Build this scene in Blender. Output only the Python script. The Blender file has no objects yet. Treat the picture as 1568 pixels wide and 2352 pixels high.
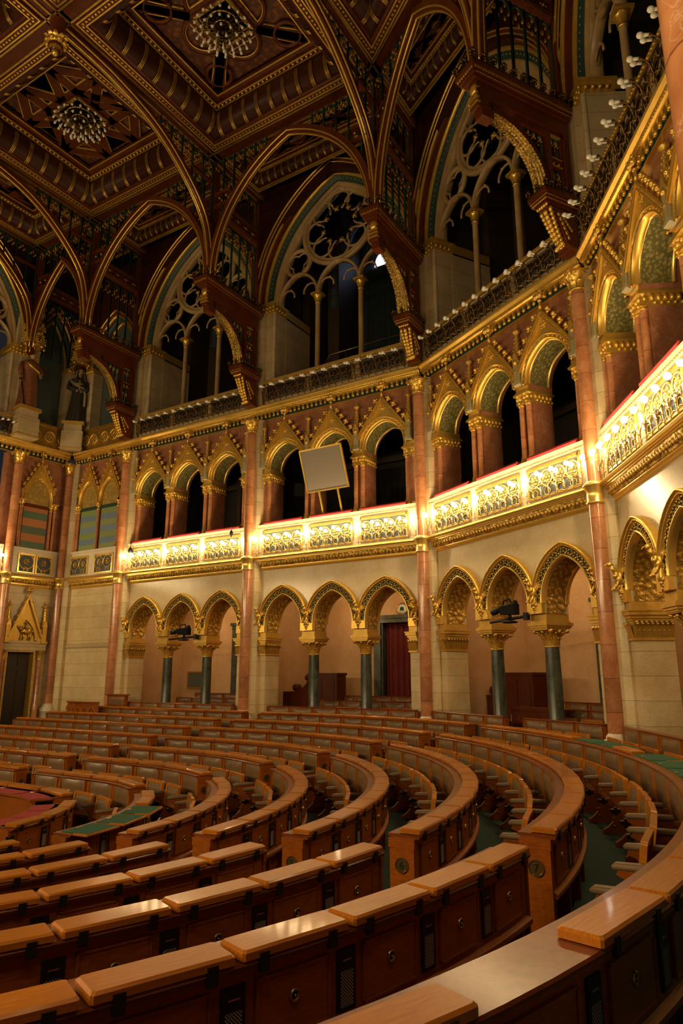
import bpy, math, random
from math import sin, cos, pi, sqrt, radians, degrees, atan2, acos, hypot
random.seed(7)
SC = bpy.context.scene
COL = SC.collection
ZO = 3.1            # floor of the lowest tier is z = 0, the camera stands at this height

# ------------------------------------------------------------------ mesh builder
class MB:
    def __init__(s):
        s.v = []; s.f = []; s.mi = []; s.sm = []; s.m = 0; s.smooth = False
    def face(s, idx):
        s.f.append(idx); s.mi.append(s.m); s.sm.append(s.smooth)
    def add(s, vs, fs, smooth=None):
        o = len(s.v); s.v += vs
        old = s.smooth
        if smooth is not None: s.smooth = smooth
        for f in fs: s.face([o + i for i in f])
        s.smooth = old
    def box(s, x0, x1, y0, y1, z0, z1):
        s.add([(x0,y0,z0),(x1,y0,z0),(x1,y1,z0),(x0,y1,z0),(x0,y0,z1),(x1,y0,z1),(x1,y1,z1),(x0,y1,z1)],
              [(0,3,2,1),(4,5,6,7),(0,1,5,4),(1,2,6,5),(2,3,7,6),(3,0,4,7)], False)
    def bbox(s, x0, x1, y0, y1, z0, z1, b):
        # box with chamfered top edges and vertical corners
        def ring(z, i):
            return [(x0+i,y0+b,z),(x0+b,y0+i,z),(x1-b,y0+i,z),(x1-i,y0+b,z),(x1-i,y1-b,z),(x1-b,y1-i,z),(x0+b,y1-i,z),(x0+i,y1-b,z)]
        V = ring(z0,0)+ring(z1-b,0)+[( (x0+x1)/2+(p[0]-(x0+x1)/2)*(1-2*b/(x1-x0)), (y0+y1)/2+(p[1]-(y0+y1)/2)*(1-2*b/(y1-y0)), z1) for p in ring(z1,0)]
        F = [tuple(range(7,-1,-1)), tuple(range(16,24))]
        for L in (0,8):
            for i in range(8):
                j=(i+1)%8; F.append((L+i,L+j,L+8+j,L+8+i))
        s.add(V,F,False)
    def obox(s, p, q, w, h, up=(0,0,1)):
        # bar from p to q with width w (sideways) and height h (along up)
        d=[q[i]-p[i] for i in range(3)]; L=sqrt(sum(a*a for a in d)) or 1e-6
        d=[a/L for a in d]
        x=[d[1]*up[2]-d[2]*up[1], d[2]*up[0]-d[0]*up[2], d[0]*up[1]-d[1]*up[0]]
        n=sqrt(sum(a*a for a in x)) or 1e-6; x=[a/n for a in x]
        u=[x[1]*d[2]-x[2]*d[1], x[2]*d[0]-x[0]*d[2], x[0]*d[1]-x[1]*d[0]]
        V=[]
        for c in (p,q):
            for a,b in ((-1,-1),(1,-1),(1,1),(-1,1)):
                V.append(tuple(c[i]+x[i]*a*w/2+u[i]*b*h/2 for i in range(3)))
        s.add(V,[(0,1,2,3),(7,6,5,4),(0,4,5,1),(1,5,6,2),(2,6,7,3),(3,7,4,0)],False)
    def prism(s, poly, a, b, ax='y', smooth=False):
        # poly in the plane across ax, extruded from a to b
        def P(p,t):
            return (p[0],t,p[1]) if ax=='y' else ((p[0],p[1],t) if ax=='z' else (t,p[0],p[1]))
        n=len(poly)
        V=[P(p,a) for p in poly]+[P(p,b) for p in poly]
        s.add(V,[tuple(range(n-1,-1,-1)),tuple(range(n,2*n))],False)
        o=len(s.v)-2*n; old=s.smooth; s.smooth=smooth
        for i in range(n):
            j=(i+1)%n; s.face([o+i,o+j,o+n+j,o+n+i])
        s.smooth=old
    def tube(s, pts, r, n=6, closed=False, r2=None):
        m=len(pts); V=[]; F=[]
        pu=None
        for i,p in enumerate(pts):
            a=pts[(i-1)%m] if (closed or i>0) else p
            b=pts[(i+1)%m] if (closed or i<m-1) else p
            d=[b[k]-a[k] for k in range(3)]; L=sqrt(sum(c*c for c in d)) or 1e-6; d=[c/L for c in d]
            if pu is None:
                pu=(0,0,1) if abs(d[2])<.9 else (1,0,0)
            x=[d[1]*pu[2]-d[2]*pu[1], d[2]*pu[0]-d[0]*pu[2], d[0]*pu[1]-d[1]*pu[0]]
            L=sqrt(sum(c*c for c in x)) or 1e-6; x=[c/L for c in x]
            u=[x[1]*d[2]-x[2]*d[1], x[2]*d[0]-x[0]*d[2], x[0]*d[1]-x[1]*d[0]]
            pu=u
            rr=r if r2 is None else r+(r2-r)*i/(m-1)
            for k in range(n):
                t=2*pi*k/n
                V.append(tuple(p[j]+rr*(cos(t)*x[j]+sin(t)*u[j]) for j in range(3)))
        for i in range(m if closed else m-1):
            a=i*n; b=((i+1)%m)*n
            for k in range(n):
                l=(k+1)%n; F.append((a+k,a+l,b+l,b+k))
        if not closed:
            F.append(tuple(range(n-1,-1,-1))); F.append(tuple(range((m-1)*n,m*n)))
        s.add(V,F,True)
    def lathe(s, prof, c=(0,0,0), n=16, a0=0., a1=2*pi, smooth=True):
        # prof: (radius, z) upward
        full=abs(a1-a0-2*pi)<1e-6; m=n if full else n+1; V=[]; F=[]
        for r,z in prof:
            for k in range(m):
                t=a0+(a1-a0)*k/n; V.append((c[0]+r*cos(t),c[1]+r*sin(t),c[2]+z))
        for i in range(len(prof)-1):
            for k in range(n):
                l=(k+1)%m; F.append((i*m+k,i*m+l,(i+1)*m+l,(i+1)*m+k))
        s.add(V,F,smooth)
        if full and prof[0][0]>1e-4: s.add([v for v in V[:m]],[tuple(range(m-1,-1,-1))],False)
        if full and prof[-1][0]>1e-4: s.add([v for v in V[-m:]],[tuple(range(m))],False)
    def ball(s, c, r, n=8, m=5, sc=(1,1,1)):
        V=[(c[0],c[1],c[2]-r*sc[2])]; F=[]
        for i in range(1,m):
            p=-pi/2+pi*i/m
            for k in range(n):
                t=2*pi*k/n; V.append((c[0]+r*sc[0]*cos(p)*cos(t),c[1]+r*sc[1]*cos(p)*sin(t),c[2]+r*sc[2]*sin(p)))
        V.append((c[0],c[1],c[2]+r*sc[2])); T=len(V)-1
        for k in range(n):
            l=(k+1)%n
            F.append((0,1+l,1+k)); F.append((T,1+(m-2)*n+k,1+(m-2)*n+l))
            for i in range(m-2):
                a=1+i*n; b=a+n; F.append((a+k,a+l,b+l,b+k))
        s.add(V,F,True)
    def sweep(s, prof, st, closed_prof=True, caps=True, smooth=False):
        # prof [(dr,z)], stations [(x,y,nx,ny)] : moved by dr along the station normal
        n=len(prof); V=[]
        for (x,y,nx,ny) in st:
            for dr,z in prof: V.append((x+nx*dr,y+ny*dr,z))
        F=[]
        e=n if closed_prof else n-1
        for i in range(len(st)-1):
            for k in range(e):
                l=(k+1)%n; F.append((i*n+k,(i+1)*n+k,(i+1)*n+l,i*n+l))
        s.add(V,F,smooth)
        if closed_prof and caps:
            s.add([v for v in V[:n]],[tuple(range(n))],False)
            s.add([v for v in V[-n:]],[tuple(range(n-1,-1,-1))],False)
    def arch(s, xc, half, zs, za, prof, n=14, smooth=True, closed=False):
        # profile points (o, d): o outward from the intrados, d depth (local y); pointed arch
        h=za-zs; R=(half*half+h*h)/(2*half); q=R-half; m=len(prof); rows=[]
        for o,d in prof:
            Ro=R+o; t1=acos(max(-1,min(1,q/Ro)))
            L=[(xc+q-Ro*cos(t1*i/n),d,zs+Ro*sin(t1*i/n)) for i in range(n+1)]
            Rr=[(xc-q+Ro*cos(t1*i/n),d,zs+Ro*sin(t1*i/n)) for i in range(n-1,-1,-1)]
            rows.append(L+Rr)
        N=2*n+1; V=[p for r in rows for p in r]; F=[]
        e=m if closed else m-1
        for j in range(e):
            jj=(j+1)%m
            for i in range(N-1):
                F.append((j*N+i,jj*N+i,jj*N+i+1,j*N+i+1))
        s.add(V,F,smooth)
        return rows
    def mesh(s, name, mats, auto=None):
        me=bpy.data.meshes.new(name); me.from_pydata(s.v,[],s.f)
        for m in (mats if isinstance(mats,(list,tuple)) else [mats]): me.materials.append(MT[m] if isinstance(m,str) else m)
        me.polygons.foreach_set('material_index',s.mi); me.polygons.foreach_set('use_smooth',s.sm)
        me.validate(); me.update()
        return me

def apts(xc, half, zs, za, n=12, o=0.):
    h=za-zs; R=(half*half+h*h)/(2*half); q=R-half; Ro=R+o; t1=acos(max(-1,min(1,q/Ro)))
    L=[(xc+q-Ro*cos(t1*i/n),zs+Ro*sin(t1*i/n)) for i in range(n+1)]
    return L+[(2*xc-x,z) for x,z in L[-2::-1]]

CACHE={}
def ME(key, fn, mats):
    if key not in CACHE:
        b=MB(); fn(b); CACHE[key]=b.mesh(key,mats)
    return CACHE[key]

# ------------------------------------------------------------------ objects
TOPS=[]
def _fin(o,label,cat,group,kind):
    if label: o['label']=label
    if cat: o['category']=cat
    if group: o['group']=group
    if kind: o['kind']=kind
def T(name,label,cat,loc=(0,0,0),rz=0.,group=None):
    o=bpy.data.objects.new(name,None); COL.objects.link(o); o.empty_display_size=.2
    o.location=loc; o.rotation_euler=(0,0,rz); _fin(o,label,cat,group,None); TOPS.append(o); return o
def P(name,me,par,loc=(0,0,0),rz=0.,sc=None,label=None,kind=None,rot=None):
    o=bpy.data.objects.new(name,me); COL.objects.link(o); o.parent=par; o.location=loc
    o.rotation_euler=rot if rot else (0,0,rz)
    if sc: o.scale=sc
    _fin(o,label,None,None,kind); return o
def O(name,me,label,cat,loc=(0,0,0),rz=0.,group=None,kind=None,rot=None):
    o=bpy.data.objects.new(name,me); COL.objects.link(o); o.location=loc; o.rotation_euler=rot if rot else (0,0,rz)
    _fin(o,label,cat,group,kind); TOPS.append(o); return o
def S(name,me,loc=(0,0,0),rz=0.,label=None,cat=None):
    return O(name,me,label,cat,loc,rz,None,'structure')

# ------------------------------------------------------------------ camera geometry (metres, camera at the origin until the end)
U=.84
COLS=[(-15.01*U,30.44*U),(-13.43*U,32.5*U),(-9.99*U,30.4*U),(-3.67*U,26.47*U),(2.7*U,22.45*U),(6.11*U,15.88*U),(5.785*U,8.44*U),(1.76*U,2.68*U)]
def heading(i):
    a=COLS[i]; b=COLS[i+1]; return atan2(b[1]-a[1],b[0]-a[0]), hypot(b[0]-a[0],b[1]-a[1])
FPX=1570.; PITCH=radians(13.426)
def project(x,y,z):
    d=y*cos(PITCH)+z*sin(PITCH)
    if d<.05: return None
    return 784+FPX*x/d, 1176-FPX*(-y*sin(PITCH)+z*cos(PITCH))/d
def seen(x,y,z,m=60):
    p=project(x,y,z)
    return p is not None and -m<p[0]<1568+m and -m<p[1]<2352+m
CX,CY=-6.774,11.10
def RK(k): return 9.725+1.224*(k-6)
def ZK(k): return -1.2096+.1467*(k-6)+.0015*(k-6)**2
FLOORTOP=ZK(8)-1.0
# ------------------------------------------------------------------ materials
MT={}
def nodes(name):
    m=bpy.data.materials.new(name); m.use_nodes=True; t=m.node_tree
    b=t.nodes['Principled BSDF']; MT[name]=m
    return m,t,b
def N(t,kind,**kw):
    n=t.nodes.new(kind)
    for k,v in kw.items():
        if k in n.inputs: n.inputs[k].default_value=v
        else: setattr(n,k,v)
    return n
def coords(t,scale=(1,1,1),world=False):
    mp=N(t,'ShaderNodeMapping'); mp.inputs['Scale'].default_value=scale
    if world:
        g=N(t,'ShaderNodeNewGeometry'); t.links.new(g.outputs['Position'],mp.inputs['Vector'])
    else:
        g=N(t,'ShaderNodeTexCoord'); t.links.new(g.outputs['Object'],mp.inputs['Vector'])
    return mp.outputs['Vector']
def ramp(t,fac,stops):
    r=N(t,'ShaderNodeValToRGB'); e=r.color_ramp.elements
    while len(e)<len(stops): e.new(.5)
    for i,(p,c) in enumerate(stops): e[i].position=p; e[i].color=(*c,1)
    t.links.new(fac,r.inputs['Fac']); return r.outputs['Color']
def mul(t,a,b,f=1.):
    m=N(t,'ShaderNodeMixRGB',blend_type='MULTIPLY'); m.inputs[0].default_value=f
    t.links.new(a,m.inputs[1])
    if hasattr(b,'type') and not isinstance(b,tuple): t.links.new(b,m.inputs[2])
    else: m.inputs[2].default_value=(*b,1)
    return m.outputs[0]
def bump(t,b,h,strength,dist=.01):
    n=N(t,'ShaderNodeBump'); n.inputs['Strength'].default_value=strength; n.inputs['Distance'].default_value=dist
    t.links.new(h,n.inputs['Height']); t.links.new(n.outputs['Normal'],b.inputs['Normal'])
def simple(name,c,rough=.5,metal=0.,coat=0.,c2=None,scale=6.,stretch=(1,1,1),bmp=0.,bscale=30.,world=False,spec=None,det=4):
    m,t,b=nodes(name)
    b.inputs['Roughness'].default_value=rough; b.inputs['Metallic'].default_value=metal
    b.inputs['Coat Weight'].default_value=coat; b.inputs['Coat Roughness'].default_value=.12
    if spec is not None: b.inputs['Specular IOR Level'].default_value=spec
    b.inputs['Base Color'].default_value=(*c,1)
    v=coords(t,stretch,world)
    if c2:
        n=N(t,'ShaderNodeTexNoise',Scale=scale,Detail=det,Roughness=.6); t.links.new(v,n.inputs['Vector'])
        t.links.new(ramp(t,n.outputs['Fac'],[(.3,c),(.7,c2)]),b.inputs['Base Color'])
    if bmp:
        n=N(t,'ShaderNodeTexNoise',Scale=bscale,Detail=3.); t.links.new(v,n.inputs['Vector'])
        bump(t,b,n.outputs['Fac'],bmp)
    return m
def emit(name,c,s):
    m,t,b=nodes(name); b.inputs['Base Color'].default_value=(*c,1)
    b.inputs['Emission Color'].default_value=(*c,1); b.inputs['Emission Strength'].default_value=s; return m

def stone(name,c1,c2,course=.44,rough=.45,joint=.55,off=0.,blotch=1.6):
    m,t,b=nodes(name)
    v=coords(t,(1,1,1),True)
    n1=N(t,'ShaderNodeTexNoise',Scale=blotch,Detail=5.,Roughness=.65); t.links.new(v,n1.inputs['Vector'])
    n2=N(t,'ShaderNodeTexNoise',Scale=14.,Detail=4.,Roughness=.7); t.links.new(coords(t,(1,1,2.5),True),n2.inputs['Vector'])
    base=ramp(t,n1.outputs['Fac'],[(.36,c1),(.66,c2)])
    sp=ramp(t,n2.outputs['Fac'],[(.32,(.72,.66,.55)),(.5,(1,1,1))])
    col=mul(t,base,sp,.5)
    if course:
        g=N(t,'ShaderNodeNewGeometry'); sx=N(t,'ShaderNodeSeparateXYZ'); t.links.new(g.outputs['Position'],sx.inputs[0])
        a=N(t,'ShaderNodeMath',operation='ADD'); a.inputs[1].default_value=off; t.links.new(sx.outputs['Z'],a.inputs[0])
        d=N(t,'ShaderNodeMath',operation='DIVIDE'); d.inputs[1].default_value=course; t.links.new(a.outputs[0],d.inputs[0])
        f=N(t,'ShaderNodeMath',operation='FRACT'); t.links.new(d.outputs[0],f.inputs[0])
        fl=N(t,'ShaderNodeMath',operation='FLOOR'); t.links.new(d.outputs[0],fl.inputs[0])
        w=N(t,'ShaderNodeTexWhiteNoise',noise_dimensions='1D'); t.links.new(fl.outputs[0],w.inputs['W'])
        tint=ramp(t,w.outputs['Value'],[(0.,(.86,.84,.8)),(1.,(1,1,1))])
        col=mul(t,col,tint,1.)
        j=ramp(t,f.outputs[0],[(0.,(joint,)*3),(.022,(joint,)*3),(.034,(1,1,1))])
        col=mul(t,col,j,1.)
    t.links.new(col,b.inputs['Base Color']); b.inputs['Roughness'].default_value=rough
    bump(t,b,n2.outputs['Fac'],.08)
    return m
def marble(name,c1,c2,vein,course=0.,rough=.16,vs=2.2,off=.1):
    m,t,b=nodes(name)
    v=coords(t,(1,1,.8),True)
    n1=N(t,'ShaderNodeTexNoise',Scale=3.5,Detail=6.,Roughness=.65,Distortion=.6); t.links.new(v,n1.inputs['Vector'])
    n2=N(t,'ShaderNodeTexNoise',Scale=vs,Detail=7.,Roughness=.6,Distortion=1.4); t.links.new(v,n2.inputs['Vector'])
    base=ramp(t,n1.outputs['Fac'],[(.34,c1),(.64,c2)])
    vn=N(t,'ShaderNodeMath',operation='SUBTRACT'); vn.inputs[1].default_value=.5; t.links.new(n2.outputs['Fac'],vn.inputs[0])
    va=N(t,'ShaderNodeMath',operation='ABSOLUTE'); t.links.new(vn.outputs[0],va.inputs[0])
    f=ramp(t,va.outputs[0],[(0.,(.7,.7,.7)),(.006,(0,0,0))])
    mx=N(t,'ShaderNodeMixRGB'); t.links.new(f,mx.inputs[0]); t.links.new(base,mx.inputs[1]); mx.inputs[2].default_value=(*vein,1)
    col=mx.outputs[0]
    if course:
        g=N(t,'ShaderNodeNewGeometry'); sx=N(t,'ShaderNodeSeparateXYZ'); t.links.new(g.outputs['Position'],sx.inputs[0])
        d=N(t,'ShaderNodeMath',operation='MULTIPLY_ADD'); d.inputs[1].default_value=1/course; d.inputs[2].default_value=off; t.links.new(sx.outputs['Z'],d.inputs[0])
        fr=N(t,'ShaderNodeMath',operation='FRACT'); t.links.new(d.outputs[0],fr.inputs[0])
        fl=N(t,'ShaderNodeMath',operation='FLOOR'); t.links.new(d.outputs[0],fl.inputs[0])
        w=N(t,'ShaderNodeTexWhiteNoise',noise_dimensions='1D'); t.links.new(fl.outputs[0],w.inputs['W'])
        col=mul(t,col,ramp(t,w.outputs['Value'],[(0.,(.78,.74,.72)),(1.,(1.1,1.05,1))]),1.)
        col=mul(t,col,ramp(t,fr.outputs[0],[(0.,(.45,.4,.38)),(.014,(.45,.4,.38)),(.022,(1,1,1))]),1.)
    t.links.new(col,b.inputs['Base Color']); b.inputs['Roughness'].default_value=rough
    return m
def relief(name,c,cd,scale=9.,rough=.32,metal=1.,strength=.8,dist=.03,kind='leaf'):
    # carved, gilded foliage: gold on the raised parts, a darker ground
    m,t,b=nodes(name); v=coords(t)
    a=N(t,'ShaderNodeTexVoronoi',Scale=scale,feature='SMOOTH_F1'); t.links.new(v,a.inputs['Vector'])
    n=N(t,'ShaderNodeTexNoise',Scale=scale*1.7,Detail=2.,Distortion=1.2); t.links.new(v,n.inputs['Vector'])
    ad=N(t,'ShaderNodeMath',operation='MULTIPLY_ADD'); t.links.new(n.outputs['Fac'],ad.inputs[0]); ad.inputs[1].default_value=.6
    t.links.new(a.outputs['Distance'],ad.inputs[2])
    t.links.new(ramp(t,ad.outputs[0],[(.5,c),(.78,cd)]),b.inputs['Base Color'])
    iv=N(t,'ShaderNodeMath',operation='SUBTRACT'); iv.inputs[0].default_value=1.; t.links.new(ad.outputs[0],iv.inputs[1])
    bump(t,b,iv.outputs[0],strength,dist)
    b.inputs['Metallic'].default_value=metal; b.inputs['Roughness'].default_value=rough
    return m
def wood(name,c1,c2,stretch,rough=.3,coat=.4,cr=.15,scale=3.,world=False):
    m,t,b=nodes(name); v=coords(t,stretch,world)
    n=N(t,'ShaderNodeTexNoise',Scale=scale,Detail=6.,Roughness=.62,Distortion=.4); t.links.new(v,n.inputs['Vector'])
    n2=N(t,'ShaderNodeTexNoise',Scale=1.3,Detail=2.); t.links.new(coords(t,(1,1,1),True),n2.inputs['Vector'])
    col=ramp(t,n.outputs['Fac'],[(.3,c1),(.68,c2)])
    col=mul(t,col,ramp(t,n2.outputs['Fac'],[(.3,(.75,.72,.7)),(.7,(1.1,1.08,1.05))]),1.)
    t.links.new(col,b.inputs['Base Color']); b.inputs['Roughness'].default_value=rough
    b.inputs['Coat Weight'].default_value=coat; b.inputs['Coat Roughness'].default_value=cr; b.inputs['Specular IOR Level'].default_value=.2
    bump(t,b,n.outputs['Fac'],.06,.004)
    return m

stone('limestone',(.66,.51,.28),(.78,.64,.41),0.,.18,blotch=1.1)
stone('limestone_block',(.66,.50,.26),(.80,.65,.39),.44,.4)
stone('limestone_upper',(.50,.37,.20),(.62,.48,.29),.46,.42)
stone('plaster',(.56,.33,.155),(.64,.42,.235),0.,.6,blotch=1.3)
stone('tracery_stone',(.33,.205,.085),(.46,.31,.145),0.,.38)
marble('red_marble',(.42,.165,.070),(.57,.265,.125),(.72,.48,.32),.62,.15)
marble('red_marble_panel',(.27,.095,.045),(.38,.16,.08),(.55,.35,.24),0.,.25)
marble('green_granite',(.030,.036,.028),(.085,.10,.075),(.16,.17,.13),0.,.25,6.)
simple('gold',(.86,.56,.115),.34,.72,0,(.74,.44,.075),9.,bmp=.12,bscale=25)
simple('gold_bright',(.92,.63,.17),.28,.75)
simple('gold_matt',(.74,.46,.09),.42,.6,0,(.60,.36,.065),7.,bmp=.2,bscale=22)
simple('gold_dim',(.62,.38,.08),.38,.8,0,(.42,.24,.05),7.)
relief('gold_relief',(.80,.51,.10),(.36,.21,.035),11.,.38,.65)
relief('gold_relief_fine',(.86,.57,.13),(.28,.16,.03),26.,.36,.7,dist=.012)
relief('green_gold_band',(.85,.58,.16),(.035,.05,.03),24.,.4,.6,.6,.010)
relief('soffit_green',(.44,.35,.11),(.17,.15,.05),17.,.5,.4,.35,.008)
relief('ceiling_green',(.17,.085,.022),(.045,.055,.02),6.,.5,.15,.3,.008)
relief('ceiling_red',(.17,.052,.012),(.065,.016,.005),7.,.5,.1,.3,.008)
relief('painted_gold',(.50,.33,.07),(.34,.22,.05),11.,.6,.35,.2,.005)
simple('frieze_green',(.012,.045,.035),.5)
simple('grey_green',(.50,.47,.30),.4,.35)
wood('bench_wood',(.22,.054,.005),(.34,.096,.010),(5,5,30),.32,.22)
wood('lid_wood',(.34,.100,.006),(.50,.175,.015),(26,2.2,26),.30,.18,.08)
wood('rail_wood',(.14,.030,.005),(.22,.055,.009),(5,5,30),.30,.3)
wood('seat_wood',(.40,.130,.012),(.54,.195,.022),(3,18,18),.28,.3)
wood('dark_wood',(.085,.017,.004),(.150,.034,.009),(4,4,20),.34,.3)
wood('ceiling_wood',(.072,.015,.0025),(.115,.026,.0045),(3,3,3),.42,.15,.3)
wood('ceiling_dark',(.036,.008,.003),(.055,.013,.005),(3,3,3),.5,.08,.3)
simple('leather',(.165,.092,.042),.38,0,.1,(.21,.122,.058),5.,bmp=.12,bscale=60,spec=.35)
simple('pad_leather',(.17,.105,.052),.45,0,0,(.21,.135,.07),5.,spec=.3)
simple('carpet',(.010,.028,.016),.95,0,0,(.016,.040,.024),40.,bmp=.3,bscale=200)
simple('green_felt',(.010,.075,.035),.9,0,0,(.016,.095,.045),30.)
simple('red_felt',(.30,.018,.022),.9,0,0,(.36,.03,.03),30.)
simple('red_velvet',(.34,.012,.02),.75,0,0,(.42,.03,.03),12.)
simple('curtain_red',(.10,.004,.004),.8,0,0,(.15,.01,.008),6.)
simple('curtain_green',(.012,.022,.02),.85)
simple('black_metal',(.008,.008,.007),.45,.3)
simple('black_plastic',(.010,.010,.011),.75,spec=.12)
simple('brass',(.42,.31,.13),.3,1.)
simple('iron_gold',(.62,.46,.20),.35,1.)
simple('bronze_dark',(.17,.10,.035),.4,1.)
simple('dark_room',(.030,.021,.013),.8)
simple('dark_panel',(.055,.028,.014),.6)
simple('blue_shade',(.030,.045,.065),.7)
simple('slate',(.045,.058,.055),.7,0,0,(.055,.068,.062),2.)
simple('bulb_white',(.80,.76,.66),.25)
simple('board_grey',(.25,.205,.16),.55)
simple('plaque_green',(.10,.12,.085),.5)
simple('parapet_stone',(.66,.56,.40),.4,0,0,(.72,.62,.46),5.)
simple('panel_dark',(.06,.075,.075),.6)
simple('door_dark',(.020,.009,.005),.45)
simple('robe_red',(.16,.045,.02),.6,0,0,(.22,.08,.03),8.)
simple('robe_dark',(.03,.026,.018),.6,0,0,(.05,.042,.026),8.)
simple('skin_paint',(.42,.25,.15),.55)
simple('veil_paint',(.30,.25,.17),.6)
simple('lamp_white',(.85,.85,.85),.4)
emit('bulb_lit',(1.,.73,.37),62.)
emit('spot_lit',(1.,.93,.80),60.)
emit('daylight',(.55,.68,1.),2.6)
# cane seat: small dark holes on a tan ground
def cane():
    m,t,b=nodes('cane'); v=coords(t,(1,1,1))
    w=N(t,'ShaderNodeTexVoronoi',Scale=26.); w.inputs['Randomness'].default_value=.25; t.links.new(v,w.inputs['Vector'])
    t.links.new(ramp(t,w.outputs['Distance'],[(.22,(.012,.007,.004)),(.34,(.23,.15,.08))]),b.inputs['Base Color'])
    b.inputs['Roughness'].default_value=.5
cane()
def stripes(name,cols,per=.30):
    m,t,b=nodes(name); v=coords(t)
    s=N(t,'ShaderNodeSeparateXYZ'); t.links.new(v,s.inputs[0])
    f=N(t,'ShaderNodeMath',operation='MULTIPLY_ADD'); t.links.new(s.outputs['Z'],f.inputs[0]); f.inputs[1].default_value=1/(per*len(cols)); f.inputs[2].default_value=.0
    fr=N(t,'ShaderNodeMath',operation='FRACT'); t.links.new(f.outputs[0],fr.inputs[0])
    st=[]
    for i,c in enumerate(cols):
        st+= [(i/len(cols)+.001,c),((i+1)/len(cols)-.012,c)]
    t.links.new(ramp(t,fr.outputs[0],st),b.inputs['Base Color']); b.inputs['Roughness'].default_value=.65
stripes('stripe_warm',[(.09,.15,.09),(.42,.15,.045),(.09,.13,.08),(.44,.17,.05)],.30)
stripes('stripe_cool',[(.22,.26,.09),(.13,.20,.28),(.20,.25,.08),(.15,.21,.30)],.24)
# ------------------------------------------------------------------ curved benches
AX=radians(57.9); NX=(cos(AX),sin(AX)); TX=(sin(AX),-cos(AX))
def pos(r,s):
    if s<0: return CX+NX[0]*r+TX[0]*s, CY+NX[1]*r+TX[1]*s, AX
    a=AX-s/r; return CX+r*cos(a), CY+r*sin(a), a
def stn(r,s0,s1,step=.3,path=None):
    n=max(2,int(abs(s1-s0)/step)+1); out=[]
    for i in range(n+1):
        x,y,a=(path or pos)(r,s0+(s1-s0)*i/n); out.append((x,y,cos(a),sin(a)))
    return out
POS=pos; STN=stn
def grille_mat():
    m,t,b=nodes('grille'); v=coords(t,(1,1,1))
    mp=N(t,'ShaderNodeMapping'); mp.inputs['Rotation'].default_value=(radians(45),0,0); mp.inputs['Scale'].default_value=(0,88,88); t.links.new(v,mp.inputs[0])
    c=N(t,'ShaderNodeTexVoronoi',Scale=1.); c.inputs['Randomness'].default_value=0.; t.links.new(mp.outputs[0],c.inputs['Vector'])
    t.links.new(ramp(t,c.outputs['Distance'],[(.24,(.75,.68,.55)),(.30,(.012,.007,.004))]),b.inputs['Base Color'])
    b.inputs['Roughness'].default_value=.5
grille_mat()

def puff(mb,y0,y1,z0,z1,x,dep,lean=0.,ny=7,nz=6):
    V=[];F=[]
    for j in range(nz+1):
        w=2*j/nz-1
        for i in range(ny+1):
            u=2*i/ny-1
            h=dep*max(0,(1-u**4)*(1-w**4))**.45
            V.append((x-h-lean*(j/nz-1),y0+(y1-y0)*i/ny,z0+(z1-z0)*j/nz))
    for j in range(nz):
        for i in range(ny):
            a=j*(ny+1)+i; F.append((a,a+ny+1,a+ny+2,a+1))
    mb.add(V,F,True)
def m_cushion(p):
    def f(b):
        w=p-.13
        puff(b,-w/2,w/2,.48,.918,-.072,.055,.03)
    return ME('cushion%.2f'%p,f,'leather')
def m_cushframe(p):
    def f(b):
        w=p-.13
        for s in (-1,1): b.obox((-.085,s*(w/2+.012),.48),(-.062,s*(w/2+.012),.922),.02,.05,(1,0,0))
        b.obox((-.072,-w/2-.02,.922),(-.072,w/2+.02,.922),.036,.012)
    return ME('cushframe%.2f'%p,f,'seat_wood')
def rrect(w,h,r,n=4):
    o=[]
    for cx,cz,a in ((w/2-r,h-r,0),(-w/2+r,h-r,pi/2)):
        for i in range(n+1): o.append((cx+r*cos(a+pi/2*i/n),cz+r*sin(a+pi/2*i/n)))
    return o+[(-w/2,0),(w/2,0)]
def m_seat(p):
    def f(b):
        w=min(.60,p-.09); h=.39
        o=rrect(w,h,.035); i=rrect(w-.11,h-.11,.012); i=[(y,z+.055) for y,z in i]; n=len(o)
        V=[(-.022,y,z) for y,z in o]+[(-.026,y*.97,z*.985+.003) for y,z in o]+[(-.018,y,z) for y,z in i]+[(.03,y,z) for y,z in o]+[(.03,y,z) for y,z in i]
        F=[]
        for k in range(n):
            l=(k+1)%n
            F+= [(n+k,n+l,l,k),(2*n+k,2*n+l,n+l,n+k),(k,l,3*n+l,3*n+k),(3*n+k,3*n+l,4*n+l,4*n+k),(4*n+k,4*n+l,2*n+l,2*n+k)]
        b.add(V,F,False)
    return ME('seat%.2f'%p,f,'seat_wood')
def m_cane(p):
    def f(b):
        w=min(.60,p-.09)-.10
        b.box(-.004,.004,-w/2,w/2,.05,.345)
    return ME('canep%.2f'%p,f,'cane')
def f_arm(b):
    L=[(-.62,.585),(-.63,.61),(-.60,.635),(-.40,.645),(-.16,.64),(-.15,.60),(-.16,.585)]
    n=len(L); V=[];F=[]
    for t,q in ((-1,.55),(-.8,.92),(0,1),(.8,.92),(1,.55)):
        for x,z in L: V.append((x*(1 if x>-.5 else 1-.01*(1-q)),t*.04,.612+(z-.612)*q))
    for j in range(4):
        for k in range(n):
            l=(k+1)%n; F.append((j*n+k,j*n+l,(j+1)*n+l,(j+1)*n+k))
    F+=[tuple(range(n-1,-1,-1)),tuple(range(4*n,5*n))]
    b.add(V,F,True)
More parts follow.
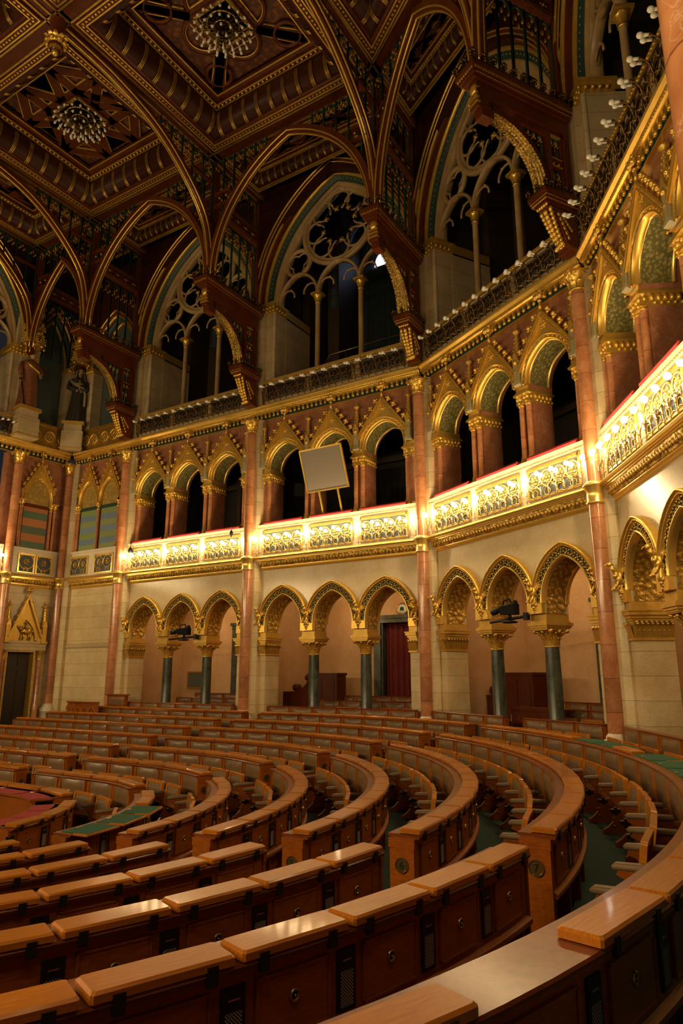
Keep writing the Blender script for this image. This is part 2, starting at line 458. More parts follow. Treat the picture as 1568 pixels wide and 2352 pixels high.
def f_armsup(b):
    b.prism([(-.08,0),(-.08,.585),(-.58,.585),(-.60,.55),(-.53,.52),(-.47,.45),(-.60,.435),(-.62,.38),(-.47,.36),(-.43,.27),(-.46,.16),(-.53,.09),(-.60,.05),(-.61,0)],-.028,.028)
    for z,y in ((.10,.0),(.19,.0),(.30,.0)): b.tube([(-.455,-.036,z),(-.455,.036,z)],.018,6)
def f_armhinge(b): b.box(-.63,-.52,-.04,.04,.39,.43); b.box(-.59,-.56,-.034,.034,.365,.455)
def m_lid(p):
    def f(b): b.bbox(-.004,.207,-p/2+.012,p/2-.012,.956,1.0,.012)
    return ME('lid%.3f'%p,f,'lid_wood')
def m_hinge(p):
    def f(b):
        b.box(.192,.214,-.026,.026,.895,.975);
    return ME('hinge',f,'black_metal')
def m_drawer(p):
    def f(b):
        w=p*.62/2
        b.box(.158,.168,-w,w,.585,.845)
        for y in (-w-.008,w+.008): b.box(.158,.174,y-.006,y+.006,.575,.855)
        for z in (.578,.852): b.box(.158,.174,-w-.014,w+.014,z-.006,z+.006)
    return ME('drawer%.2f'%p,f,'bench_wood')
def f_key(b):
    b.m=0
    R=[(.166,.030),(.178,.030),(.180,.024),(.172,.018)]
    n=14; V=[]
    for x,r in R:
        for k in range(n): V.append((x,r*cos(2*pi*k/n),.735+r*sin(2*pi*k/n)))
    F=[]
    for j in range(3):
        for k in range(n): F.append((j*n+k,j*n+(k+1)%n,(j+1)*n+(k+1)%n,(j+1)*n+k))
    b.add(V,F,True); b.m=1; b.add(V[3*n:],[tuple(range(n))],False); b.m=0
    b.ball((.176,0,.735),.008,6,4)
def f_grille(b):
    b.m=0; b.box(.158,.171,-.062,.062,.575,.855)
    b.m=1; b.box(.1705,.1725,-.045,.045,.595,.755)
    b.m=2; b.box(.1705,.1735,-.030,.030,.800,.806)
def m_felt(p,mat):
    def f(b):
        b.m=0; b.bbox(.20,.44,-p/2+.008,p/2-.008,.940,.966,.009)
        b.m=1; b.box(.0,.42,-p/2+.03,p/2-.03,.955,.9685)
        b.m=0; b.box(-.01,.20,-p/2+.008,p/2-.008,.935,.958)
        b.m=2; b.box(.01,.05,-.07,.05,.96,.974)
    return ME('felt%s%.2f'%(mat,p),f,['lid_wood',mat,'brass'])
def m_medal(): 
    def f(b):
        n=20
        for r0,x0,r1,x1 in ((.0,.006,.052,.006),(.052,.006,.056,.012),(.056,.012,.064,.012),(.064,.012,.067,0)):
            V=[];F=[]
            for r,x in ((r0,x0),(r1,x1)):
                for k in range(n): V.append((r*cos(2*pi*k/n),-x,r*sin(2*pi*k/n)))
            for k in range(n): F.append((k,(k+1)%n,n+(k+1)%n,n+k))
            b.add(V,F,False)
    return ME('medal',f,'brass')
NUMC={}
def number(ch,par,loc,rz):
    if ch not in NUMC:
        c=bpy.data.curves.new('digit','FONT'); c.body=ch; c.size=.085; c.align_x='CENTER'; c.align_y='CENTER'; c.extrude=.0025
        t=bpy.data.objects.new('tmp',c); COL.objects.link(t); bpy.context.view_layer.update()
        me=bpy.data.meshes.new_from_object(t.evaluated_get(bpy.context.evaluated_depsgraph_get()))
        bpy.data.objects.remove(t); me.materials.clear(); me.materials.append(MT['black_metal']); NUMC[ch]=me
    P('number',NUMC[ch],par,loc,rot=(pi/2,0,rz))

BODY=[(-.062,.05),(-.062,.928),(.158,.922),(.158,.535),(.172,.525),(.195,.515),(.195,.485),(.15,.465),(.02,.455),(.02,.05)]
TOPB=[(-.105,.926),(-.112,.938),(-.105,.950),(.20,.950),(.208,.938),(.20,.918)]
SLIMB=[(-.062,.0),(-.062,.935),(.02,.935),(.02,.0)]
SLIMT=[(-.095,.93),(-.102,.945),(-.095,.96),(.045,.96),(.05,.945),(.045,.93)]
def bench(k,s0,s1,nl,ns,label,group,lids=None,slim=False,seats=True,ends='ab',medal=None,seatskip=0,r=None,z=None,path=None):
    pos=path or POS; stn=lambda r,a,b:STN(r,a,b,path=path)
    r=RK(k) if r is None else r; fz=(ZK(k) if z is None else z)-1.0
    mid=pos(r,(s0+s1)/2); org=(mid[0],mid[1],fz)
    root=T('curved_bench' if not slim else 'wall_bench',label,'bench',org,0,group)
    b=MB(); st=[(x-org[0],y-org[1],nx,ny) for x,y,nx,ny in stn(r,s0,s1)]
    b.sweep(SLIMB if slim else BODY,st)
    if not slim:   # dark foot boards under the desk box
        for i in range(0,nl+1):
            x,y,a=pos(r,s0+(s1-s0)*min(max(i/nl,.01),.99))
            c,s_=cos(a),sin(a); x-=org[0]; y-=org[1]
            b.obox((x+.01*c,y+.01*s_,.24),(x+.15*c,y+.15*s_,.24),.03,.47)
    P('body',b.mesh('bench_body','bench_wood'),root)
    b=MB(); b.sweep(SLIMT if slim else TOPB,st); P('top_board',b.mesh('bench_top','rail_wood'),root)
    for e in (0,1):
        x,y,a=pos(r,s0 if e==0 else s1); x-=org[0]; y-=org[1]
        sg=1 if e==0 else -1            # s grows clockwise = local -y
        def f(b):
            b.box(-.075,.03 if slim else .165,-.018,.018,0,.915)
            if not slim:
                b.box(-.09,.178,-.026,.026,0,.10); b.box(-.085,.172,-.022,.022,.84,.92)
        P('end_panel',ME('endpanel%d'%slim,f,'bench_wood'),root,(x+cos(a+pi/2)*.018*sg,y+sin(a+pi/2)*.018*sg,0),a)
    if medal:
        for e in medal:
            x,y,a=pos(r,s0 if e=='a' else s1); sg=1 if e=='a' else -1
            px=x+cos(a)*.045+cos(a+pi/2)*.036*sg; py=y+sin(a)*.045+sin(a+pi/2)*.036*sg
            zz=.70
            if seen(px,py,fz+zz):
                rz=a+pi if sg>0 else a
                md=P('number_medallion',m_medal(),root,(px-org[0],py-org[1],zz),rz)
                number(str(k+1),md,(0,-.009,0),0)
    # desk side
    p=(s1-s0)/nl if nl else 1
    for i in range(nl if not slim else 0):
        x,y,a=pos(r,s0+(i+.5)*p); c,s_=cos(a),sin(a)
        front=(x*c+y*s_)<0     # the camera sees the desk side
        if not seen(x,y,fz+1,120): continue
        loc=(x-org[0],y-org[1],0); q=round(p,3)
        mode=lids(i) if lids else 'c'
        if mode=='c':
            L=P('desk_lid',m_lid(q),root,loc,a)
            if front:
                for u in (-.31,.31): P('hinge',m_hinge(q),L,(0,u*q,0))
        elif mode in ('green_felt','red_felt'): P('felt_flap',m_felt(q,mode),root,loc,a)
        if front and seen(x,y,fz+.7,40):
            d=P('drawer_front',m_drawer(q),root,loc,a); P('keyhole',ME('keyhole',f_key,['brass','black_metal']),d)
            if i<nl-1 or ends=='g':
                x2,y2,a2=pos(r,s0+(i+1)*p); P('speaker_grille',ME('grillep',f_grille,['black_metal','grille','iron_gold']),root,(x2-org[0],y2-org[1],0),a2)
    # seat side
    if not seats: return root
    p=(s1-s0)/ns
    for i in range(ns+1):
        x,y,a=pos(r,s0+i*p); c,s_=cos(a),sin(a)
        if i==0: x-=-cos(a+pi/2)*-.03; y-=-sin(a+pi/2)*-.03
        if i==ns: x+=cos(a+pi/2)*.03; y+=sin(a+pi/2)*.03
        if (x*c+y*s_)>-1.2 and seen(x-.5*c,y-.5*s_,fz+.6,40):
            A=P('armrest',ME('armsup',f_armsup,'bench_wood'),root,(x-org[0],y-org[1],0),a)
            P('arm_pad',ME('armpad',f_arm,'pad_leather'),A); P('seat_hinge',ME('armhinge',f_armhinge,'black_metal'),A)
    for i in range(ns):
        x,y,a=pos(r,s0+(i+.5)*p); c,s_=cos(a),sin(a)
        if (x*c+y*s_)>0 and seen(x,y,fz+.8,40):
            loc=(x-org[0],y-org[1],0); q=round(p,2)
            P('back_cushion',m_cushion(q),P('back_frame',m_cushframe(q),root,loc,a))
        if (x*c+y*s_)>-.6 and seen(x-.4*c,y-.4*s_,fz+.7,40):
            tilt=radians(random.uniform(6,12))
            st_=P('folding_seat',m_seat(round(p,2)),root,(x-.45*c-org[0],y-.45*s_-org[1],.40),rot=(0,tilt,a))
            P('cane_panel',m_cane(round(p,2)),st_)
    return root

ORD=['innermost','second','third','fourth','fifth','sixth','seventh','outermost']
def rad(d): return radians(d)
for k in range(8):
    r=RK(k); g1=(57.9-26.5); g2=(57.9+33)
    # near right block (between the two aisles) ; row 7 runs on past the central aisle
    s0=rad(g1)*r+.31; s1=rad(g2)*r-.31
    if k==0:
        R0,Z0=2.38,-1.97
        a0,a1=rad(g1)*R0+.31,rad(g2)*R0-.31; b0,b1=-1.75,rad(g1)*R0-.31
        for rt,a,bb,hi in ((bench(0,a0,a1,3,3,'short curved desk topped with red felt, innermost, right of the middle aisle','red felt desks',seats=False,r=R0,z=Z0,ends='g'),a0,a1,.62),
                        (bench(0,b0,b1,3,3,'short desk topped with red felt on the far side of the open floor','red felt desks',seats=False,r=R0,z=Z0),b0,b1,1.)):
            o=rt.location
            L=lambda u,v,st=.15: [(x-o[0],y-o[1],nx,ny) for x,y,nx,ny in STN(R0,u,v,st)]
            b=MB(); b.sweep([(-.46,.915),(-.46,.942),(-.10,.942),(-.10,.915)],L(a,bb)); b.sweep([(-.42,.1),(-.42,.915),(-.37,.915),(-.37,.1)],L(a,bb))
            P('inner_desk',b.mesh('inner_desk','bench_wood'),rt)
            for i in range(3):
                b=MB(); b.sweep([(-.43,.940),(-.43,.950),(-.02,.950),(-.02,.940)],L(a+(bb-a)*(i+.07)/3,a+(bb-a)*(i+.93)/3,.12))
                P('felt_panel',b.mesh('red_felt_panel','red_felt'),rt)
        continue
    if k<7:
        nl=2*k+3; ns=2*k+1
        lf=None
        if k==1: lf=lambda i: 'green_felt' if i>=2 else 'c'
        bench(k,s0,s1,nl,ns,
              'curved wooden bench with three open green felt desk flaps, just behind the red felt desk' if k==1 else
              'curved wooden bench between the two aisles, %s row out from the red felt desk'%ORD[k],
              'curved benches between the aisles',lids=lf,medal='ab')
        # block nearest the camera
        s0=rad(g2)*r+.31; n=int((rad(57.9+76)*r-s0)/.665); s1=s0+n*.665
        bench(k,s0,s1,n,n,'curved bench in the near left foreground, %s row of lids from the bottom'%['','','sixth','fifth','fourth','third','second'][k] if k>1 else
              'curved bench in the near left foreground, topmost and shortest row of lids','curved benches in the left foreground',seats=True)
    else:
        s0=rad(g1)*r+.31; s1=rad(57.9+66)*r; nl=round((s1-s0)/.80); ns=round((s1-s0)/.76)
        pl=(s1-s0)/nl
        def lf(i):
            a=57.9-degrees((s0+(i+.5)*pl)/r)
            if -50.6<a<-47: return 'n'
            if -23<a<7 and not (-6<a<-1.5): return 'green_felt'
            return 'c'
        bench(7,s0,s1,nl,ns,'long outermost curved bench sweeping from the bottom right corner to the rear wall','outermost curved bench',lids=lf,medal='a')
    # far middle block
    sb1=rad(g1)*r-.31
    bench(k,-1.75,sb1,k+3,k+3,'bench with leather backs in the far middle block, %s row from the red felt desk'%ORD[k],'benches in the far middle block',medal='b')
    # far left block
    if k<6 or True:
        bench(k,-10.1,-2.35,10,10,'bench with leather backs in the far left block, %s row from the front'%ORD[k],'benches in the far left block',medal='b')

# ------------------------------------------------------------------ stepped floor
def tiers():
    b=MB(); st=[]
    for i in range(0,13): x,y,a=pos(1.,-12.5+i); st.append((-1,x,y,a))
    prof=[(-3.0,ZK(0)-1.0)]
    for k in range(9):
        zt=ZK(k)-1.0
        if k>0: prof+= [(RK(k)-1.224+.10-RK(0), ZK(k-1)-1.0),(RK(k)-1.224+.10-RK(0), zt)]
    prof+=[(RK(8)-RK(0)+7.,ZK(8)-1.0)]
    S_=[]
    r0=RK(0)
    for i in range(26): x,y,a=pos(r0,-14+14*i/25.); S_.append((x,y,cos(a),sin(a)))
    for i in range(1,60): x,y,a=pos(r0,rad(57.9+100)*r0*i/59.); S_.append((x,y,cos(a),sin(a)))
    b.sweep(prof,S_,False)
    S('floor',b.mesh('floor','carpet'),label='stepped floor with dark green carpet',cat='floor')
    b=MB(); b.box(-26,6,-4,34,ZK(0)-1.1,ZK(0)-1.002); S('floor',b.mesh('floor_low','carpet'),label='open middle floor with dark green carpet',cat='floor')
tiers()
# ------------------------------------------------------------------ arcade bays
# local bay frame: x along the wall, y outward (0 = axis of the big columns), z up (camera = 0)
ZF=FLOORTOP
BAYS=[2,3,4,5]
BN={2:'the far left arcade bay',3:'the bay under the grey board',4:'the second bay from the right',5:'the bay at the right edge'}
PO=['left','middle','right']
def xcs(L): return [L/2-1.86,L/2,L/2+1.86]

def wall_open(b,x0,x1,zb,zt,y0,y1,ops,zp):
    # wall from x0 to x1, bottom zp over pillars between openings, zb at both end piers; ops=[(xc,half,zs,za)]
    def strip(pts):       # pts [(x,zbottom)]
        V=[];F=[]
        for x,z in pts: V+= [(x,y0,z),(x,y0,zt),(x,y1,zt),(x,y1,z)]
        for i in range(len(pts)-1):
            a=4*i;c=a+4
            F+= [(a,c,c+1,a+1),(a+1,c+1,c+2,a+2),(a+2,c+2,c+3,a+3),(a+3,c+3,c,a)]
        F+= [(0,1,2,3)]; n=4*(len(pts)-1); F+= [(n+3,n+2,n+1,n)]
        b.add(V,F,False)
    cur=x0; first=True
    for xc,h,zs,za in ops:
        strip([(cur,zb if first else zp),(xc-h,zb if first else zp)])
        strip(apts(xc,h,zs,za,10)); cur=xc+h; first=False
    strip([(cur,zb),(x1,zb)])

# ---- big red columns
def f_shaft(b,z0,z1,r0,r1):
    b.lathe([(r0,z0),(r0+(r1-r0)*.4,z0+(z1-z0)*.4),(r1,z1)],n=20)
def leafring(b,n,r,z,h,out,w,a0=0.):
    # a ring of curled acanthus leaves
    for i in range(n):
        t=a0+2*pi*i/n; c,s=cos(t),sin(t)
        pr=[(0,0,w),(.15*out,.45*h,w*1.15),(.55*out,.85*h,w*.9),(out,h,w*.55),(out*1.12,h*.86,w*.3)]
        V=[];F=[]
        for d,z_,ww in pr:
            for k in (-1,0,1):
                dd=d+(.018 if k==0 else 0)
                V.append((c*(r+dd)-s*ww*k,s*(r+dd)+c*ww*k,z+z_))
        for j in range(4):
            for k in range(2): F.append((j*3+k,j*3+k+1,j*3+k+4,j*3+k+3))
        b.add(V,F,True)
def f_cap(b,r=.16,h=.40,sq=.27):
    b.lathe([(r+.015,-.03),(r+.035,-.015),(r+.015,0.),(r,.02),(r,.3*h),(r+.03,.6*h),(r+.09,.85*h),(r+.10,.9*h)],n=16)
    leafring(b,8,r,.02*h,.42*h,.06,.055); leafring(b,8,r+.005,.28*h,.52*h,.10,.06,pi/8)
    for k in range(4):
        t=pi/4+pi/2*k; b.ball(((r+.13)*cos(t),(r+.13)*sin(t),.82*h),.045,7,5)
    b.box(-sq,sq,-sq,sq,.88*h,h)
def f_base(b,r=.16):
    b.lathe([(r+.12,-.82),(r+.12,-.28),(r+.14,-.27),(r+.14,-.20),(r+.09,-.19),(r+.11,-.15),(r+.085,-.105),(r+.045,-.09),(r+.05,-.05),(r+.02,-.01),(r,.02)],n=12)
    for k in range(4): b.ball(((r+.1)*cos(pi/4+k*pi/2),(r+.1)*sin(pi/4+k*pi/2),-.18),.04,6,4)
def f_ring(b,r=.16):
    b.lathe([(r,3.33),(r+.04,3.34),(r+.045,3.37),(r+.022,3.40),(r+.022,3.62),(r+.045,3.64),(r+.05,3.68),(r+.075,3.70),(r+.09,3.73),(r+.065,3.76),(r+.03,3.80),(r,3.81)],n=24)
def column(i,label,parts='all'):
    x,y=COLS[i]
    rz=heading(min(i,6))[0] if i not in (0,) else heading(0)[0]
    t=T('marble_column',label,'column',(x,y,0),rz,'tall red marble columns')
    P('base',ME('colbase',f_base,'parapet_stone'),t,(0,0,-1.07)).location.z=-1.07
    P('lower_shaft',ME('colsh1',lambda b:f_shaft(b,-1.06,3.36,.162,.158),'red_marble'),t)
    P('gold_band',ME('colring',f_ring,'gold_bright'),t)
    P('upper_shaft',ME('colsh2',lambda b:f_shaft(b,3.78,8.12,.158,.152),'red_marble'),t)
    P('capital',ME('colcap',f_cap,'gold'),t,(0,0,8.12))
CL=['tall red marble column at the far left edge, left of the dark door','tall red marble column in the room corner, right of the dark door',
 'tall red marble column at the left end of the far left arcade bay','tall red marble column between the far left bay and the grey board bay',
 'tall red marble column right of the red curtain doorway','tall red marble column on the right, beside the rightmost bay',None,
 'huge close red marble column in the top right corner']
for i in (0,1,2,3,4,5,7): column(i,CL[i])

# ---- lower arcade
def pilaster(b,z0,z1):
    b.prism([(-.36,.30),(-.36,.16),(-.26,.06),(.26,.06),(.36,.16),(.36,.30)],z0,z1,'z')
A1=(.70,1.55,2.50)       # half, spring, apex of the lower arches
def f_arch_out(b): b.arch(0,*A1,[(.215,.30),(.22,.19),(.235,.185),(.245,.205),(.262,.205),(.265,.16),(.280,.145),(.298,.155),(.305,.20),(.31,.30)],14)
def f_arch_bead(b):
    for x,z in [q for j,q in enumerate(apts(0,*A1,22,.253))]: b.ball((x,.20,z),.013,4,3)
def f_arch_band(b):
    b.m=0; b.arch(0,*A1,[(.045,.26),(.05,.235),(.21,.235),(.215,.26)],14)
    b.m=1
    p=apts(0,*A1,9,.13)
    for j,(x,z) in enumerate(p):
        a=p[max(0,j-1)]; c=p[min(len(p)-1,j+1)]; tx,tz=c[0]-a[0],c[1]-a[1]; L=hypot(tx,tz) or 1; tx/=L; tz/=L
        for k in range(4):
            t=k*pi/2+pi/4; u,v=.055*cos(t),.055*sin(t)
            b.ball((x+tx*u-tz*v,.225,z+tz*u+tx*v),.026,5,4,(1,.6,1))
        b.ball((x,.215,z),.022,5,4)
        if j<len(p)-1:
            q=p[j+1]; mx,mz=(x+q[0])/2,(z+q[1])/2
            for v in (-.065,.065): b.ball((mx-tz*v,.228,mz+tx*v),.017,5,3)
def f_arch_in(b): b.arch(0,*A1,[(.05,.30),(.05,.215),(.035,.20),(.018,.20),(.0,.225),(-.012,.25),(-.012,.30),(-.02,.34)],14)
def f_arch_soff(b):
    b.arch(0,*A1,[(-.018,.34),(-.018,.92)],14)
    for s in (-1,1): b.box(s*.682-.004,s*.682+.004,.34,.92,1.34,1.55)
def f_arch_back(b): b.arch(0,*A1,[(-.02,.90),(-.045,.92),(-.045,1.0),(.0,1.03)],14)
def f_foot(b): b.box(-.13,.13,.2,.3,1.33,1.56)
def f_eagle(b):
    # crouching winged creature above the capital, leafy drop below it
    b.ball((0,.10,0),.10,9,7,(.95,1.0,1.35)); b.ball((0,.03,.05),.075,8,6,(1,.9,1.1))
    b.tube([(0,.05,.09),(0,-.02,.17),(0,-.05,.235)],.045,7,r2=.038); b.ball((0,-.065,.26),.052,8,6,(.85,1.2,.95))
    b.tube([(0,-.11,.265),(0,-.16,.25),(0,-.175,.215)],.024,6,r2=.006)
    for s in (-1,1):
        for j in range(6):
            a=radians(25+14*j); L=.30-.022*j
            p=(s*.07,.13,.02); q=(s*(.07+L*cos(a)*.75),.15,.02+L*sin(a))
            b.tube([p,((p[0]+q[0])/2,.10,(p[2]+q[2])/2+.01),q],.026,5,r2=.012)
        b.tube([(s*.05,.06,-.06),(s*.07,.0,-.15),(s*.06,-.03,-.20)],.035,6,r2=.022); b.ball((s*.06,-.04,-.21),.03,6,4)
    leaf=[(0,-.24,.09),(-.06,-.28,.05),(.06,-.28,.05),(0,-.33,.06),(-.03,-.38,.03),(.03,-.38,.03),(0,-.43,.03)]
    for x,z,r in leaf: b.ball((x,.10,z),r,6,4,(1,.7,1))
def f_abacus(b):
    for w,z0,z1 in ((.235,.20,.37),(.26,.17,.20),(.30,.10,.17),(.27,.055,.10),(.24,.02,.055),(.22,0,.02)): b.box(-w,w,.33-w*.0-(w-.22),.97+(w-.22),z0,z1)
def f_gcap(b):
    b.lathe([(.16,-.03),(.185,-.015),(.165,0.),(.158,.03),(.165,.12),(.185,.22),(.225,.31),(.24,.33)],n=18)
    leafring(b,8,.155,.02,.16,.05,.06); leafring(b,8,.16,.10,.20,.10,.065,pi/8)
    for k in range(4):
        t=pi/4+k*pi/2
        for j in range(4): f=j/3; b.ball(((.20+.13*f)*cos(t),(.20+.13*f)*sin(t),.24+.10*f),.045,6,5)
        b.ball((.345*cos(t),.345*sin(t),.325),.055,7,5)
        t+=pi/4; b.ball((.25*cos(t),.25*sin(t),.31),.045,6,4)
    b.box(-.25,.25,-.25,.25,.34,.372)
def f_gshaft(b): b.lathe([(.19,ZF),(.19,ZF+.1),(.168,ZF+.14),(.166,0.),(.156,.63)],n=18)
def f_piercap(b):
    # gilded band on the end piers (x from 0 to .36)
    def q(x,y0,y1,z0,z1): b.box(-.04,x,y0,y1,z0,z1)
    q(.23,.24,1.0,.62,.66); q(.20,.27,.99,.66,1.0); q(.22,.25,1.0,.98,1.02); q(.25,.22,1.02,1.02,1.08); q(.29,.18,1.05,1.08,1.15); q(.31,.16,1.07,1.15,1.18); q(.21,.26,1.0,1.18,1.34)
    def leaf(p,n,u):      # leaf standing on a face: p base, n outward, u sideways
        V=[];F=[]
        for d,z,w in ((0,0,.045),(.03,.10,.055),(.055,.20,.05),(.10,.29,.04),(.115,.25,.02)):
            for k in (-1,0,1): V.append((p[0]+n[0]*(d+(.015 if k==0 else 0))+u[0]*w*k,p[1]+n[1]*(d+(.015 if k==0 else 0))+u[1]*w*k,p[2]+z))
        for j in range(4):
            for k in range(2): F.append((j*3+k,j*3+k+1,j*3+k+4,j*3+k+3))
        b.add(V,F,True)
    for j in range(3): leaf((.02+.08*j,.27,.66),(0,-1),(1,0))
    for j in range(8):
        leaf((.20,.32+.09*j,.66),(1,0),(0,1)); b.ball((.27,.32+.09*j,.95),.035,6,4)
        if j<7: b.ball((.225,.365+.09*j,.80),.03,5,4)
def lower_bay(i):
    h,L=heading(i); x,y=COLS[i]; X=xcs(L)
    b=MB(); b.m=0; wall_open(b,.30,L-.30,1.18,3.40,.30,1.0,[(c,)+A1 for c in X],1.34)
    b.m=1
    x0=X[0]-.70; x1=X[2]+.70
    b.box(.30,x0,.30,1.0,ZF-.3,1.19); b.box(x1,L-.30,.30,1.0,ZF-.3,1.19)
    S('wall_arcade',b.mesh('wall_arcade',['limestone','limestone_block']),(x,y,0),h,'pale limestone arcade wall of %s'%BN[i],'wall')
    for j,c in enumerate(X):
        t=T('gilded_arch','%s pointed gilded arch of the lower arcade in %s'%(PO[j],BN[i]),'arch',(x+cos(h)*c,y+sin(h)*c,0),h,'gilded arches of the lower arcade')
        P('outer_moulding',ME('la_out',f_arch_out,'gold'),t); P('bead_row',ME('la_bead',f_arch_bead,'gold_bright'),t)
        P('foliage_band',ME('la_band',f_arch_band,['frieze_green','gold']),t); P('inner_moulding',ME('la_in',f_arch_in,'gold_bright'),t)
        P('soffit',ME('la_soff',f_arch_soff,'gold_relief'),t); P('rear_moulding',ME('la_back',f_arch_back,'gold'),t); 
        for s in (-1,1): P('arch_foot',ME('la_foot',f_foot,'gold'),t,(s*.83,0,0))
    for j,c in enumerate((L/2-.93,L/2+.93)):
        lx,ly=x+cos(h)*c-sin(h)*.65,y+sin(h)*c+cos(h)*.65
        t=T('granite_column','%s dark green granite column with gilded capital in %s'%(PO[2*j],BN[i]),'column',(lx,ly,0),h,'dark green granite columns')
        P('shaft',ME('gshaft',f_gshaft,'green_granite'),t); P('capital',ME('gcap',f_gcap,'gold'),t,(0,0,.63)); P('abacus',ME('abacus',f_abacus,'gold_matt'),t,(0,-.65,.97))
    for j,c in enumerate((L/2-2.79,L/2-.93,L/2+.93,L/2+2.79)):
        w=['leftmost','second','third','rightmost'][j]
        O('winged_corbel',ME('eagle',f_eagle,'gold'),'%s gilded winged creature between arch feet in %s'%(w,BN[i]),'corbel',(x+cos(h)*c-sin(h)*.10,y+sin(h)*c+cos(h)*.10,1.80),h,'gilded winged creatures')
    for j,(c,sx) in enumerate(((x0,1),(x1,-1))):
        m=ME('piercap%d'%j,(lambda b:f_piercap(b)) if j==0 else (lambda b:[f_piercap(b),b.__setattr__('v',[(-p[0],p[1],p[2]) for p in b.v]),b.__setattr__('f',[f[::-1] for f in b.f])]),'gold_matt')
        O('pier_capital',m,'gilded leaf capital on the %s end pier of %s'%(['left','right'][j],BN[i]),'capital',(x+cos(h)*(c-.20*sx),y+sin(h)*(c-.20*sx),0),h,'gilded pier capitals')
for i in BAYS: lower_bay(i)
for i in (1,2,3,4,5,6):
    x,y=COLS[i]; h=heading(i)[0] if i in(1,2,6) else (heading(i-1)[0]+heading(i)[0])/2
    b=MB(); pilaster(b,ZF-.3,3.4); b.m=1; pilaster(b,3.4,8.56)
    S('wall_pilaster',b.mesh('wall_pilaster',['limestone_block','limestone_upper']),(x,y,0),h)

# ---- gallery cornice, parapet and lamp rail
def cornice(L,x0=0.):
    b=MB()
    def run(m,pr):
        b.m=m; b.sweep([(p[0],p[1]) for p in pr],[(x0,0,0,1),(L,0,0,1)],True,True)
    run(0,[(.30,3.33),(.25,3.34),(.235,3.37),(.25,3.40),(.22,3.415),(.22,3.44),(.30,3.44)])
    run(1,[(.30,3.44),(.20,3.44),(.14,3.54),(.12,3.62),(.30,3.62)])
    run(0,[(.30,3.62),(.10,3.62),(.10,3.645),(.06,3.655),(.06,3.67),(.03,3.68),(.01,3.72),(.04,3.755),(.08,3.79),(.12,3.80),(.30,3.80)])
    n=int((L-x0)/.115); b.m=2
    for j in range(n): b.ball((x0+(j+.5)*(L-x0)/n,.15,3.535),.05,6,4,(.8,.6,1.25))
    b.m=0
    n=int((L-x0)/.06)
    for j in range(n): b.ball((x0+(j+.5)*(L-x0)/n,.225,3.43),.016,4,3)
    return b
def ring(b,c,r,t,n=16,m=5,ax='y'):
    b.tube([(c[0]+r*cos(2*pi*k/n),c[1],c[2]+r*sin(2*pi*k/n)) for k in range(n)],t,m,True)
def f_parapanel(b,W=1.55,nr=4):
    b.m=0; b.box(-W/2,W/2,.135,.15,3.86,4.56)
    b.m=1
    for s in (-1,1): b.box(s*W/2-.03,s*W/2+.03,.105,.15,3.86,4.62)
    b.box(-W/2,W/2,.105,.15,4.54,4.62); b.box(-W/2,W/2,.115,.15,3.86,3.90)
    for j in range(24): b.box(-W/2+.02+j*(W-.04)/24,-W/2+.045+j*(W-.04)/24,.098,.11,4.565,4.595)
    b.m=2
    R=W/nr/2-.012
    for j in range(nr):
        c=-W/2+W*(j+.5)/nr
        ring(b,(c,.12,4.30),R,.02); 
        for k in range(6):
            t=2*pi*k/6; b.ball((c+.085*cos(t),.125,4.30+.085*sin(t)),.038,6,4,(1,.6,1))
        b.ball((c,.11,4.30),.04,6,4)
        ring(b,(c,.125,3.99),.09,.014,10,4)
def f_velvet(W):
    def f(b):
        b.prism([(.10,4.83),(.09,4.88),(.12,4.925),(.40,4.925),(.42,4.83)],-W/2,W/2,'x')
    return f
def f_lattice(L):
    # interlaced little iron arches, standing on the cornice
    def f(b):
        n=int(L/.23)
        for j in range(n+1):
            x=L*j/n
            b.tube([(x,.075,3.80),(x,.06,3.95),(x,.04,4.10)],.012,5)
            b.ball((x,.05,4.0),.022,5,4)
            if j<n:
                for s in (1,2):
                    if j+s<=n:
                        w=L*s/n
                        b.tube([(x+w/2-w/2*cos(pi*k/8),.06,3.92+.17*sin(pi*k/8)*s**.5) for k in range(9)],.009,4)
                b.tube([(x,.07,3.86),(x+L/n/2,.06,3.90),(x+L/n,.07,3.86)],.012,4)
        for z,y in ((4.20,.045),): b.tube([(0,y,z),(L,y,z)],.008,4)
    return f
def f_lamparm(b):      # bulb sits at the origin, arm runs back and down to the rail
    b.tube([(0,.06,-.01),(0,.11,-.02),(0,.17,-.10),(0,.17,-.30)],.010,5); b.lathe([(.018,-.02),(.03,0.),(.022,.02)],(0,.055,-.01),8)
def f_bulb(b): b.ball((0,0,0),.052,10,7,(1,1.08,1))
def f_bulb_off(b): b.ball((0,-.01,0),.050,9,6,(1,1.15,1)); b.tube([(0,.03,0),(0,.15,.01)],.026,8)
def lamp_row(L,par,lit,z0,y0,n,dark=False):
    for j in range(n):
        xx=.22+(L-.44)*j/(n-1); up=j%2==0
        loc=(xx,y0 if up else y0-.10,z0 if up else z0-.11)
        B=P('lamp_bulb',ME('bulb_lit' if lit else 'bulb_off',f_bulb if lit else f_bulb_off,'bulb_lit' if lit else 'bulb_white'),par,loc)
        P('lamp_arm',ME('lamparm%d'%lit,f_lamparm,'iron_gold' if lit else 'bronze_dark'),B)
